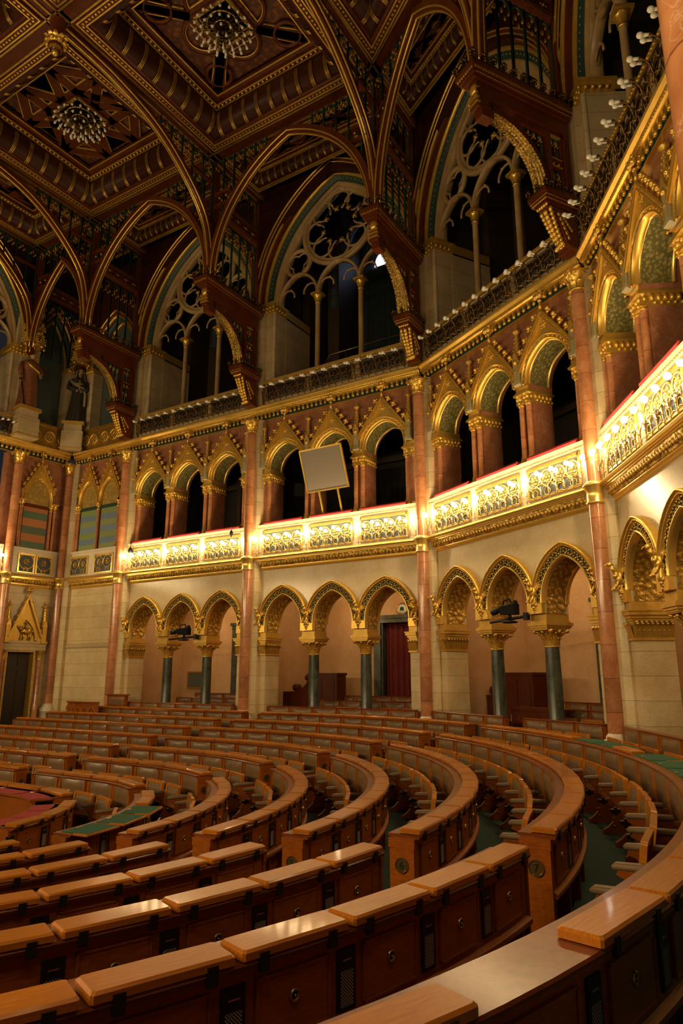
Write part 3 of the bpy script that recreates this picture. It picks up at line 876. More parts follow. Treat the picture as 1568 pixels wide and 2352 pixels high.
def gallery_front(i,x0=0.,x1=None,lamps=True):
    h,L=heading(i); x,y=COLS[i]; x1=L if x1 is None else x1
    S('trim_gallery_cornice',cornice(x1,x0).mesh('cornice',['gold_bright','gold_relief','gold_matt']),(x,y,0),h)
    X=xcs(L)
    t=T('balcony_parapet','white and gold gallery parapet of %s'%BN[i],'parapet',(x,y,0),h,'gallery parapets')
    def fb(b):
        b.box(.16,L-.16,.15,.42,3.80,4.78); b.box(.16,L-.16,.11,.46,4.74,4.83); b.box(.16,L-.16,.13,.44,4.70,4.74)
    b=MB(); fb(b); b.m=1; n=int(L/.09)
    for j in range(n): b.ball((.2+(L-.4)*(j+.5)/n,.11,4.70),.03,5,3,(1,.6,.8))
    P('stone_body',b.mesh('parapet_body',['parapet_stone','gold_bright']),t)
    for j,c in enumerate(X):
        P('pierced_panel',ME('parapanel',f_parapanel,['panel_dark','gold_bright','gold']),t,(c,0,0)); P('velvet_rail',ME('velvet',f_velvet(1.50),'red_velvet'),t,(c,0,0))
    if lamps:
        t=T('lamp_rail','row of lit globe bulbs on gilded ironwork along %s'%BN[i],'lamp rail',(x,y,0),h,'lit gallery lamp rails')
        P('ironwork',ME('lattice%.1f'%L,f_lattice(L-.3),'iron_gold'),t,(.15,0,0))
        lamp_row(L,t,True,4.39,-.06,27)
for i in BAYS: gallery_front(i)

# ---- upper arcade with gables
A2=(.68,6.78,7.58)
def f_upier(b,s=1):      # pier block
    b.box(-.21,.21,.40,1.0,4.9,6.36)
def f_ucol(b): b.lathe([(.085,4.99),(.085,5.03),(.072,5.06),(.070,6.30)],n=12)
def f_ubase(b):
    for u in (-.12,.12): b.lathe([(.10,4.92),(.10,4.96),(.085,4.98),(.09,5.0),(.075,5.03)],(u,.34,0),10); b.box(u-.09,u+.09,.24,.42,4.84,4.93)
def f_ucap(b):
    for u in (-.12,.12):
        b.lathe([(.07,6.30),(.09,6.32),(.075,6.34),(.075,6.44),(.12,6.56),(.13,6.58)],(u,.34,0),10)
        for k in range(6):
            t=2*pi*k/6; b.ball((u+.10*cos(t),.34+.10*sin(t),6.50),.04,6,4,(1,1,1.3)); b.ball((u+.085*cos(t+.5),.34+.085*sin(t+.5),6.40),.03,5,4)
    b.box(-.26,.26,.20,1.05,6.58,6.63); b.box(-.23,.23,.24,1.02,6.63,6.68); b.box(-.22,.22,.26,1.0,6.36,6.58); b.box(-.21,.21,.26,1.0,6.68,6.80)
    for s in (-1,1):
        for j in range(5): b.ball((s*.23,.47+.12*j,6.52),.055,6,4,(.7,1,1.2)); b.ball((s*.22,.52+.12*j,6.42),.04,5,4)
def f_gable(b):
    b.m=0
    V=[];F=[];pts=[]
    arc=apts(0,*A2,10,.10)
    xs=[(-.86,7.12)]+[(x,max(z,6.80)) for x,z in arc]+[(.86,7.12)]
    xs=[(x,z) for x,z in xs if abs(x)<=.86]
    for x,z in xs:
        zt=8.34-1.30*abs(x); V+= [(x,.17,min(z,zt-.02)),(x,.17,zt),(x,.32,zt),(x,.32,min(z,zt-.02))]
    n=len(xs)
    for k in range(n-1):
        a=4*k;c=a+4; F+= [(a,c,c+1,a+1),(a+1,c+1,c+2,a+2),(a+3,a,c,c+3)[::-1]]
    b.add(V,F,False)
    for s in (-1,1):     # side strips down to the capitals
        b.box(s*.80-.07,s*.80+.07,.19,.32,6.80,7.22)
    b.ball((0,.165,7.98),.075,10,5,(1,.4,1))
    for k in range(6): b.ball((.085*cos(pi*k/3),.16,7.98+.085*sin(pi*k/3)),.035,6,4,(1,.5,1))
def f_rake(b):
    dx,dz=-.90/1.48,1.17/1.48
    for s in (-1,1):
        n=(s*1.17/1.48,.90/1.48)
        def bar(o,w,y0,y1):
            p=(s*.90+n[0]*o,(y0+y1)/2,7.15+n[1]*o); zt=8.34+o*1.64
            b.obox(p,(0,(y0+y1)/2,zt),w,y1-y0,(0,1,0))
        bar(.0,.045,.085,.30); bar(-.045,.05,.115,.30); bar(-.085,.03,.095,.30); bar(-.12,.02,.14,.30)
        for j in range(18):
            f=(j+.5)/18; o=-.045; b.ball((s*(.90*(1-f))+n[0]*o,.112,7.15+1.17*f+n[1]*o),.019,5,3)
def f_crocket(b):
    b.ball((0,0,.02),.045,6,4,(.8,.8,1.2)); b.ball((-.045,-.01,.055),.035,6,4); b.ball((.045,-.01,.055),.035,6,4); b.ball((0,-.035,.075),.04,6,4)
def f_finial(b):
    b.tube([(0,0,0),(0,0,.22)],.035,6,r2=.025); b.ball((0,0,.2),.05,7,5,(1,1,.6))
    for k in range(4):
        t=pi/4+k*pi/2; b.ball((.09*cos(t),.07*sin(t),.30),.06,6,5,(1,1,1.2)); b.ball((.11*cos(t),.085*sin(t),.37),.04,6,4)
    b.ball((0,0,.40),.065,7,5,(1,1,1.3)); b.ball((0,-.05,.30),.05,6,4)
def f_utrim(b):
    b.arch(0,*A2,[(.02,.30),(.02,.16),(.05,.14),(.06,.17),(.11,.17),(.12,.135),(.145,.135),(.15,.2)],12)
    for x,z in apts(0,*A2,9,.085): b.ball((x,.165,z),.034,5,4,(1,.7,1)); 
def f_usoff(b): b.arch(0,*A2,[(-.005,.30),(-.005,.86)],12)
def f_uinner(b): b.arch(0,*A2,[(.0,.84),(-.03,.85),(-.04,.88),(-.03,.91),(.0,.93)],12); b.arch(0,*A2,[(-.006,.30),(-.012,.29),(.02,.27)],12)
def f_pinn(b):
    b.m=0; b.box(-.085,.085,.10,.30,6.80,7.46); b.box(-.105,.105,.08,.30,6.80,6.86)
    b.m=1; b.prism([(-.11,7.44),(.11,7.44),(0,7.68)],.085,.30); 
    for u in (-.07,.07): b.box(u-.01,u+.01,.09,.11,6.9,7.42)
    b.lathe([(.09,7.50),(.075,7.62),(.045,8.14),(.05,8.16),(.095,8.20),(.10,8.24),(.05,8.26),(.03,8.34),(.012,8.46)],(0,.2,0),8)
    for j in range(5):
        for k in range(4): t=pi/4+k*pi/2; r=.085-.012*j; b.ball((r*cos(t)*1.25,.2+r*sin(t)*1.25,7.62+.105*j),.026,5,4)
def frieze(L,x0=0.):
    b=MB(); b.m=0; b.box(x0,L,.24,.30,8.54,8.76)
    b.m=1; b.box(x0,L,.215,.30,8.53,8.555)
    n=int((L-x0)/.175)
    for j in range(n):
        c=x0+(j+.5)*(L-x0)/n; b.ball((c,.20,8.66),.058,7,5,(.95,.8,1)); b.box(c-.03,c+.03,.16,.26,8.70,8.76)
    def run(m,pr): b.m=m; b.sweep(pr,[(x0,0,0,1),(L,0,0,1)],True,True)
    run(1,[(.30,8.76),(.15,8.76),(.15,8.80),(.11,8.82),(.09,8.90),(.03,8.96),(.02,9.02),(.05,9.06),(.30,9.10)])
    n=int((L-x0)/.07)
    for j in range(n): b.box(x0+j*(L-x0)/n,x0+(j+.55)*(L-x0)/n,.085,.12,8.83,8.87)
    return b
def upper_bay(i):
    h,L=heading(i); x,y=COLS[i]; X=xcs(L); c_,s_=cos(h),sin(h)
    b=MB(); wall_open(b,.16,L-.16,4.80,8.56,.30,1.0,[(c,)+A2 for c in X],6.68)
    S('wall_gallery',b.mesh('wall_gallery','red_marble_panel'),(x,y,0),h,'dark red marble gallery wall of %s'%BN[i],'wall')
    S('trim_gallery_frieze',frieze(L).mesh('frieze',['frieze_green','gold']),(x,y,0),h)
    for j,c in enumerate((L/2-2.72,L/2-.93,L/2+.93,L/2+2.72)):
        w=['leftmost','second','third','rightmost'][j]
        t=T('gallery_pier','%s red marble gallery pier of %s'%(w,BN[i]),'pier',(x+c_*c,y+s_*c,0),h,'red marble gallery piers')
        P('block',ME('upier',f_upier,'red_marble_panel'),t)
        for u in (-.12,.12): P('colonnette',ME('ucol',f_ucol,'red_marble'),t,(u,.34,0))
        P('capital',ME('ucap',f_ucap,'gold'),t); P('base',ME('ubase',f_ubase,'gold'),t)
        O('gilded_pinnacle',ME('pinn',f_pinn,['grey_green','gold_matt']),'%s gilded pinnacle beside the gables of %s'%(w,BN[i]),'pinnacle',(x+c_*(c if j in(1,2) else (L/2-2.74 if j==0 else L/2+2.74)),y+s_*(c if j in (1,2) else (L/2-2.74 if j==0 else L/2+2.74)),0),h,'gilded pinnacles')
    for j,c in enumerate(X):
        gable(i,c,'%s gilded gable over the gallery opening in %s'%(PO[j],BN[i]))
def gable(i,c,label,soff=True):
    h,L=heading(i); x,y=COLS[i]
    t=T('gilded_gable',label,'gable',(x+cos(h)*c,y+sin(h)*c,0),h,'gilded gallery gables')
    P('gable_panel',ME('gable',f_gable,'gold_matt'),t); P('raking_moulding',ME('rake',f_rake,'gold'),t)
    P('arch_trim',ME('utrim',f_utrim,'gold'),t); P('inner_edge',ME('uinner',f_uinner,'gold_bright'),t)
    if soff: P('soffit',ME('usoff',f_usoff,'soffit_green'),t)
    for s in (-1,1):
        for k in range(5):
            f=.1+.19*k; P('crocket',ME('crocket',f_crocket,'gold'),t,(s*(.90*(1-f)+.05),.15,7.15+1.17*f+.04),rot=(0,s*radians(38),0),sc=(1.35,1.35,1.35))
    P('finial',ME('finial',f_finial,'gold'),t,(0,.12,8.34),sc=(1.15,1.15,1.15))
for i in BAYS: upper_bay(i)
# ------------------------------------------------------------------ upper gallery: parapet, unlit lamps, tracery windows, brackets
def f_upanel(b,W=1.6,nr=5):
    b.m=0; b.box(-W/2,W/2,.16,.17,9.24,9.80)
    b.m=1
    for s in (-1,1): b.box(s*W/2-.03,s*W/2+.03,.13,.17,9.20,9.84)
    R=W/nr/2-.01
    b.m=2
    for j in range(nr):
        c=-W/2+W*(j+.5)/nr; ring(b,(c,.14,9.58),R,.022,14,5); ring(b,(c,.14,9.33),.09,.018,10,4)
        for k in range(4): t=pi/4+pi/2*k; b.tube([(c,.13,9.58),(c+R*cos(t),.13,9.58+R*sin(t))],.018,4)
def upper_rail(i):
    h,L=heading(i); x,y=COLS[i]
    t=T('stone_parapet','grey stone parapet of the top gallery over %s'%BN[i],'parapet',(x,y,0),h,'top gallery parapets')
    b=MB(); b.box(.40,L-.40,.17,.45,9.10,9.86); b.box(.36,L-.36,.10,.50,9.86,9.97); b.m=1; b.box(.38,L-.38,.08,.12,9.84,9.95)
    n=int(L/.1)
    for j in range(n): b.ball((.42+(L-.84)*(j+.5)/n,.08,9.88),.028,5,3)
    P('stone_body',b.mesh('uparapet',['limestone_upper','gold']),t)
    for j,c in enumerate(xcs(L)): P('pierced_panel',ME('upanel',f_upanel,['panel_dark','gold_dim','bronze_dark']),t,(c,0,0),sc=(.98,1,1))
    t=T('lamp_rail','unlit white globe bulbs along the top gallery over %s'%BN[i],'lamp rail',(x,y,0),h,'unlit top gallery lamp rails')
    P('ironwork',ME('ulattice%.1f'%L,f_ulattice(L-.8),'bronze_dark'),t,(.40,0,0))
    n=26
    for j in range(n):
        xx=.5+(L-1.0)*j/(n-1); up=j%2==0
        B=P('lamp_bulb',ME('bulb_off',f_bulb_off,'bulb_white'),t,(xx+(0 if up else -.05),-.22 if up else -.34,9.62 if up else 9.54))
        P('lamp_arm',ME('ularm',f_ularm,'bronze_dark'),B)
def f_ularm(b): b.tube([(0,.12,0),(0,.22,-.02),(0,.30,-.12),(0,.34,-.35)],.014,5); b.lathe([(.035,-.02),(.04,0),(.03,.02)],(0,.15,0),6)
def f_ulattice(L):
    def f(b):
        n=int(L/.24)
        for j in range(n+1):
            x=L*j/n
            b.tube([(x,.08,9.10),(x,.04,9.3),(x,.0,9.55)],.016,5); b.ball((x,.02,9.42),.03,5,4)
            if j<n:
                w=L/n
                for r_,z in ((w/2,9.32),(w*.42,9.55)): b.tube([(x+w/2+r_*cos(2*pi*k/10),.02,z+r_*sin(2*pi*k/10)) for k in range(10)],.013,4,True)
                b.tube([(x,.02,9.15),(x+w/2,-.03,9.22),(x+w,.02,9.15)],.016,4)
        b.tube([(0,.0,9.62),(L,.0,9.62)],.012,4)
    return f
for i in BAYS: upper_rail(i)

# tracery window, local x centred on the bay
WA=(2.45,13.0,16.85)
def f_colonette(b): b.lathe([(.17,10.0),(.17,10.08),(.12,10.12),(.13,10.17),(.088,10.22),(.084,12.62)],n=14)
def f_colcap2(b):
    b.lathe([(.085,12.60),(.11,12.62),(.088,12.64),(.09,12.75),(.16,12.90)],n=12)
    leafring(b,6,.09,12.66,.22,.08,.05); b.box(-.19,.19,-.19,.19,12.92,13.0)
def arcband(b,c,R,a0,a1,r,y=.6,n=12,m=6):
    b.tube([(c[0]+R*cos(a0+(a1-a0)*k/n),y,c[1]+R*sin(a0+(a1-a0)*k/n)) for k in range(n+1)],r,m)
def f_head(b):
    # one light: pointed arch with trefoil cusps
    b.arch(0,.80,13.0,13.96,[(.0,.50),(.0,.70),(.05,.73),(.09,.70),(.09,.50),(.05,.47)],10,closed=True)
    for s in (-1,1): arcband(b,(s*.50,13.22),.29,pi*(.5 if s>0 else .5)-s*.95,pi*.5+s*1.75,.035,.6,8,5)
    for s in (-1,1): b.ball((s*.36,.6,13.50),.045,6,4)
def f_rose(b):
    ring(b,(0,.6,15.45),1.46,.10,40,7); ring(b,(0,.6,15.45),1.32,.055,36,5)
def f_foil(b):
    # one cusped lobe of the rose, pointing up; centre of the rose at the origin
    arcband(b,(0,.88),.40,radians(-28),radians(208),.045,0,14,5)
    for s in (-1,1):
        b.tube([(s*.35,0,.70),(s*.33,0,.55),(s*.36,0,.48)],.035,5)
def f_boss(b): b.ball((0,0,0),.075,7,5); [b.ball((.07*cos(k*pi/2),0,.07*sin(k*pi/2)),.04,5,4) for k in range(4)]
def f_iron(b): ring(b,(0,.6,15.45),.76,.016,30,4)
def f_sidefoil(b):
    ring(b,(0,.6,0),.50,.085,20,6)
    for k in range(3): t=pi/2+2*pi*k/3+pi/3; arcband(b,(.2*cos(t),.2*sin(t)),.24,t-1.9,t+1.9,.035,.6,10,5)
def f_warch(b):
    b.arch(0,*WA,[(.0,.78),(-.03,.70),(-.02,.56),(.06,.50),(.10,.52),(.14,.46),(.20,.44),(.25,.47)],16)
    for s in (-1,1): b.box(s*2.45-(.0 if s>0 else .22),s*2.45+(.22 if s>0 else .0),.47,.85,12.98,13.02)
def f_wgreen(b): b.arch(0,*WA,[(.25,.45),(.27,.42),(.41,.34)],16)
def f_wstud(b):
    for x,z in apts(0,*WA,30,.34): b.ball((x,.38,z),.035,5,4,(1,.6,1))
def f_wgold(b): b.arch(0,*WA,[(.41,.36),(.41,.28),(.45,.25),(.50,.25),(.53,.30)],16)
def f_wwood(b): b.arch(0,*WA,[(.53,.30),(.54,.12),(.58,.06),(.62,.10),(.64,.02),(.70,-.06),(.76,-.06),(.78,.1),(.78,.5)],16)
def f_wgold2(b):
    b.arch(0,*WA,[(.56,.10),(.555,.02),(.59,.0),(.62,.06)],16); b.arch(0,*WA,[(.64,.03),(.65,-.03),(.68,-.05),(.70,.0)],16); b.arch(0,*WA,[(.755,-.05),(.77,-.11),(.80,-.07),(.80,.0)],16)
def f_jamb(b,s):
    if 1:
        b.box(s*2.80-.36,s*2.80+.36,.28,1.0,9.1,12.62); b.box(s*3.0-.18,s*3.0+.18,.16,.4,9.1,12.62)
        b.lathe([(.085,10.1),(.075,10.16),(.072,12.62)],(s*2.50,.30,0),10)
        b.box(s*2.46-.03,s*2.46+.03,.9,2.4,9.1,12.62)
def f_jambcap(b,s):
    if 1:
        b.box(s*2.86-.38,s*2.86+.38,.22,1.0,12.62,12.95); b.box(s*2.86-.45,s*2.86+.45,.16,1.05,12.95,13.02)
        for j in range(6):
            for k in range(2): b.ball((s*2.86-.37+.145*j,.21,12.70+.14*k),.065,6,4,(1,.7,1.1))
        for j in range(4): b.ball((s*2.44,.35+.16*j,12.78),.06,6,4)
        b.box(s*2.44-.02,s*2.44+.02,.9,2.4,12.70,12.98)
def window(i):
    h,L=heading(i); x,y=COLS[i]; c=L/2
    S('window_%d'%(i-1),None,(x+cos(h)*c,y+sin(h)*c,0),h,'three-light stone tracery window above %s'%BN[i],'window')
    t=TOPS[-1]; k=(L/6.25,1,1)
    P('stone_arch',ME('warch',f_warch,'tracery_stone'),t,sc=k)
    for s in (-1,1):
        q=P('colonnette',ME('colonette',f_colonette,'tracery_stone'),t,(s*.87,.6,0)); P('capital',ME('colcap2',f_colcap2,'gold'),q)
    for s in (-1.68,0,1.68): P('light_head',ME('whead',f_head,'tracery_stone'),t,(s,0,0),sc=(1.0 if s==0 else .97,1,1))
    r=P('rose',ME('wrose',f_rose,'tracery_stone'),t); P('iron_ring',ME('wiron',f_iron,'bronze_dark'),r)
    for j in range(8):
        a=2*pi*j/8
        f=P('foil',ME('wfoil',f_foil,'tracery_stone'),t,(0,.6,15.45),sc=(1.05,1,1.05),rot=(0,a,0))
        P('boss',ME('wboss',f_boss,'gold_dim'),f,(.37,0,.50))
    for s in (-1,1): P('trefoil',ME('wside',f_sidefoil,'tracery_stone'),t,(s*1.72,0,14.48))
    P('green_band',ME('wgreen',f_wgreen,'frieze_green'),t,sc=k); P('gilt_studs',ME('wstud',f_wstud,'gold_dim'),t,sc=k); P('gilt_moulding',ME('wgold',f_wgold,'gold'),t,sc=k)
    P('wooden_arch',ME('wwood',f_wwood,'dark_wood'),t,sc=k); P('gilt_beads',ME('wgold2',f_wgold2,'gold'),t,sc=k)
    
    for s in (-1,1): q=P('jamb',ME('wjamb%d'%s,lambda b:f_jamb(b,s),'limestone_upper'),t,sc=k); P('jamb_capital',ME('wjcap%d'%s,lambda b:f_jambcap(b,s),'gold_matt'),q)
for i in BAYS: window(i)

# ---- wooden brackets carrying the ribs; local x points into the hall
RIBA={1:57.9+180,2:57.9+180,3:57.9+180,4:57.9+180,5:27.5+180,6:-2.5+180}
def fleur(b,x,y,z,s=1.):
    b.obox((x,y,z),(x,y,z+.14*s),.025,.025,(0,1,0)); b.ball((x,y,z+.19*s),.045*s,6,4); 
    for u in (-1,1): b.ball((x+u*.055*s,y+u*.0,z+.13*s),.032*s,5,4); b.ball((x,y+u*.055*s,z+.13*s),.032*s,5,4)
def f_crest(x1,w,z,s,step):
    def f(b):
        b.box(.0,x1,-w,-w+.03,z,z+.05); b.box(.0,x1,w-.03,w,z,z+.05); b.box(x1-.03,x1,-w,w,z,z+.05)
        n=int(x1/step)
        for j in range(n+1):
            for v in (-w+.015,w-.015): fleur(b,x1*j/n if j<n else x1-.015,v,z+.03,s)
            if j<n:
                for v in (-w+.015,w-.015): b.tube([(x1*(j+.5)/n+x1/n*.5*cos(pi*k/6),v,z+.05+.10*s*(1-sin(pi*k/6))) for k in range(7)],.010,4)
        fleur(b,x1-.015,0,z+.03,s)
    return f
def f_platform(b):
    b.box(0,2.55,-.14,.14,11.98,12.36)
    for a,z0,z1 in ((.20,12.34,12.40),(.25,12.40,12.47),(.31,12.52,12.62)): b.box(0,2.53+a,-a,a,z0,z1)
    b.box(0,2.80,-.28,.28,12.46,12.53); b.box(2.30,2.62,-.13,.13,11.70,12.36); b.box(2.18,2.50,-.12,.12,11.52,11.75)
def f_platgold(b):
    n=40
    for j in range(n):
        for s in (-1,1): b.box(2.80*j/n,2.80*(j+.6)/n,s*.285-.01,s*.285+.01,12.475,12.515)
    for j in range(8): b.box(2.80,2.82,-.27+.54*j/8,-.27+.54*(j+.6)/8,12.475,12.515)
    for s in (-1,1): b.box(0,2.72,s*.255-.005,s*.255+.005,12.405,12.415)
    b.box(2.60,2.64,-.14,.14,12.0,12.05); b.box(2.58,2.66,-.15,.15,11.88,11.94); b.box(2.55,2.64,-.145,.145,11.78,11.83)
    b.ball((2.58,0,12.18),.15,10,6,(.6,.95,1.0))
def armpt(t,o=0.):
    return (.82-o*cos(t)*.0+1.42*(1-cos(t))+o*sin(t)*0, 10.30+1.42*sin(t))
def f_armwood(b):
    V=[];F=[];n=14
    for j in range(n+1):
        t=pi/2*.98*j/n; x,z=armpt(t); nx,nz=cos(t),-sin(t)   # outward (down/into hall)
        for d in (.0,.15):
            for s in (-.13,.13): V.append((x-nx*d,s,z-nz*d))
    for j in range(n):
        a=4*j;c=a+4
        F+=[(a,a+1,c+1,c),(a+2,c+2,c+3,a+3),(a,c,c+2,a+2),(a+1,a+3,c+3,c+1)]
    b.add(V,F,False)
def f_armleaf(b):
    n=26; V=[];F=[]
    for j in range(n+1):
        t=pi/2*.97*j/n; x,z=armpt(t); nx,nz=cos(t),-sin(t); w=.17-.05*j/n
        for k,(u,h) in enumerate(((-1,.01),(-.6,.06),(-.2,.075),(0,.05),(.2,.075),(.6,.06),(1,.01))): V.append((x+nx*h,u*w,z+nz*h))
    for j in range(n):
        for k in range(6): a=j*7+k; F.append((a,a+7,a+8,a+1))
    b.add(V,F,True)
    for j in range(26):
        t=pi/2*.95*(j+.5)/26; x,z=armpt(t); nx,nz=cos(t),-sin(t); tx,tz=sin(t),cos(t); w=.17-.05*j/26
        for s in (-1,1):
            for q,h,l in ((.35,.07,.085),(.75,.055,.10),(1.08,.02,.09)):
                r=random.uniform(.85,1.2)*l
                V=[(x+nx*h-tx*.03,s*(q-.22)*w,z+nz*h-tz*.03),(x+nx*(h+.02)+tx*r*.4,s*(q+.12)*w,z+nz*(h+.02)+tz*r*.4),(x+nx*(h+.045)+tx*r,s*(q+.02)*w,z+nz*(h+.045)+tz*r),(x+nx*(h+.03)+tx*r*.4,s*(q-.22)*w,z+nz*(h+.03)+tz*r*.4)]
                b.add(V,[(0,1,2,3) if s<0 else (3,2,1,0)],True)
    x,z=armpt(pi/2*.96); b.tube([(x+.13+.10*cos(2*pi*k/10),0,z-.02+.10*sin(2*pi*k/10)) for k in range(10)],.045,6,True)
    for s in (-1,1): b.tube([(x+.13+.09*cos(2*pi*k/10),s*.09,z-.02+.09*sin(2*pi*k/10)) for k in range(10)],.03,5,True)
def lancet(b,x0,x1,z0,z1,t=.025,y=0.):
    # open pointed light in a plane y
    b.box(x0-t/2,x0+t/2,y-.03,y+.03,z0,z1); b.box(x1-t/2,x1+t/2,y-.03,y+.03,z0,z1)
    h=(x1-x0)/2; p=apts((x0+x1)/2,h,z1-h*1.5,z1-.02,5)
    for k in range(len(p)-1): b.obox((p[k][0],y,p[k][1]),(p[k+1][0],y,p[k+1][1]),.05,t)
def f_screen(b):
    b.m=0
    b.box(0,.12,-.13,.13,10.2,12.0); 
    for j in range(4): b.box(.02+.05*j,.045+.05*j,-.15,.15,10.3,11.85)
    b.box(.56,.66,-.12,.12,10.3,12.0); b.box(.20,.24,-.10,.10,10.3,12.0); b.box(.2,.6,-.10,.10,11.0,11.06); b.box(.2,.6,-.10,.10,11.22,11.28); b.box(.2,.6,-.1,.1,11.86,12.0)
    b.box(.66,1.55,-.10,.10,11.80,12.0)
    b.obox((.70,0,11.0),(.70,0,11.9),.04,.04,(1,0,0))
    b.m=1
    for x0,x1,z0,z1 in ((.25,.40,10.30,11.0),(.40,.56,10.30,11.0),(.25,.40,11.28,11.86),(.40,.56,11.28,11.86),(.72,.90,11.1,11.8),(.90,1.08,11.35,11.8),(1.08,1.24,11.5,11.8)): lancet(b,x0,x1,z0,z1)
    b.m=2
    for x,z in ((.325,10.82),(.48,10.82),(.325,11.70),(.48,11.70),(.81,11.66),(.99,11.68),(1.16,11.7)):
        for y in (-.05,.05): b.ball((x,y,z),.035,5,4,(.8,.8,1.6)); b.ball((x-.035,y,z-.07),.02,5,4); b.ball((x+.035,y,z-.07),.02,5,4)
    for x in (.32,.48): b.ball((x,-.06,11.14),.04,6,4); b.ball((x,.06,11.14),.04,6,4)
    for z in (11.04,11.24,11.84): b.box(.24,.56,-.11,.11,z,z+.02)
def f_lplat(b):
    for a,z0,z1 in ((.12,9.86,9.94),(.18,9.94,10.0),(.22,10.0,10.06),(.28,10.12,10.22)): b.box(0,.72+a,-a,a,z0,z1)
    b.box(0,.95,-.25,.25,10.06,10.12)
    b.prism([(0,9.05),(.30,9.05),(.36,9.12),(.55,9.60),(.72,9.88),(0,9.88)],-.16,.16,'y')
    b.prism([(0,9.0),(.28,9.0),(.28,9.06),(0,9.06)],-.2,.2,'y')
def f_lplatgold(b):
    for s in (-1,1): b.box(0,.96,s*.252-.008,s*.252+.008,10.065,10.08); b.box(0,.92,s*.223-.008,s*.223+.008,10.0,10.015)
    b.box(.95,.97,-.25,.25,10.065,10.08); b.box(.935,.955,-.22,.22,9.99,10.02)
    for j in range(5): b.ball((.86,-.13+.065*j,9.92),.04,6,4)
    # leaf on the corbel front and cheeks
    for j in range(9):
        f=j/8; x=.36+.38*f**.8; z=9.10+.72*f
        b.ball((x+.03,0,z),.06,7,5,(.8,1.1,1.2))
        for s in (-1,1): b.ball((x+.015,s*(.06+.07*f),z+.02),.055,6,4,(.8,1,1.3))
    for j in range(5): b.ball((.40+.02*j,-.12+.06*j,9.08),.055,6,4)
    for s in (-1,1):
        for j in range(6): b.ball((.30+.05*j,s*.165,9.25+.10*j),.05,6,4,(1,.4,1.2)); b.ball((.2+.05*j,s*.165,9.45+.06*j),.04,6,4,(1,.4,1.2))
BL={2:'carved wooden bracket with gilded leaf arm, leftmost, next to the dark statue',3:'carved wooden bracket with gilded leaf arm, second from the left',
    4:'carved wooden bracket with gilded leaf arm, beside the central tracery window',5:'carved wooden bracket with gilded leaf arm, rightmost and largest'}
for i in (2,3,4,5):
    x,y=COLS[i]
    t=T('wooden_bracket',BL[i],'bracket',(x,y,0),radians(RIBA[i]),'carved wooden roof brackets')
    P('upper_platform',ME('brplat',f_platform,'dark_wood'),t); P('upper_gilding',ME('brplatg',f_platgold,'gold'),t); P('upper_cresting',ME('brcrest',f_crest(2.84,.31,12.62,1.15,.27),'bronze_dark'),t)
    P('curved_arm',ME('brarm',f_armwood,'dark_wood'),t); P('gilded_leaf',ME('brleaf',f_armleaf,'gold_relief_fine'),t); P('screen',ME('brscreen',f_screen,['dark_wood','frieze_green','gold']),t)
    P('lower_platform',ME('brlplat',f_lplat,'dark_wood'),t); P('lower_gilding',ME('brlgold',f_lplatgold,'gold'),t); P('lower_cresting',ME('brlcrest',f_crest(1.0,.28,10.22,.85,.2),'bronze_dark'),t)
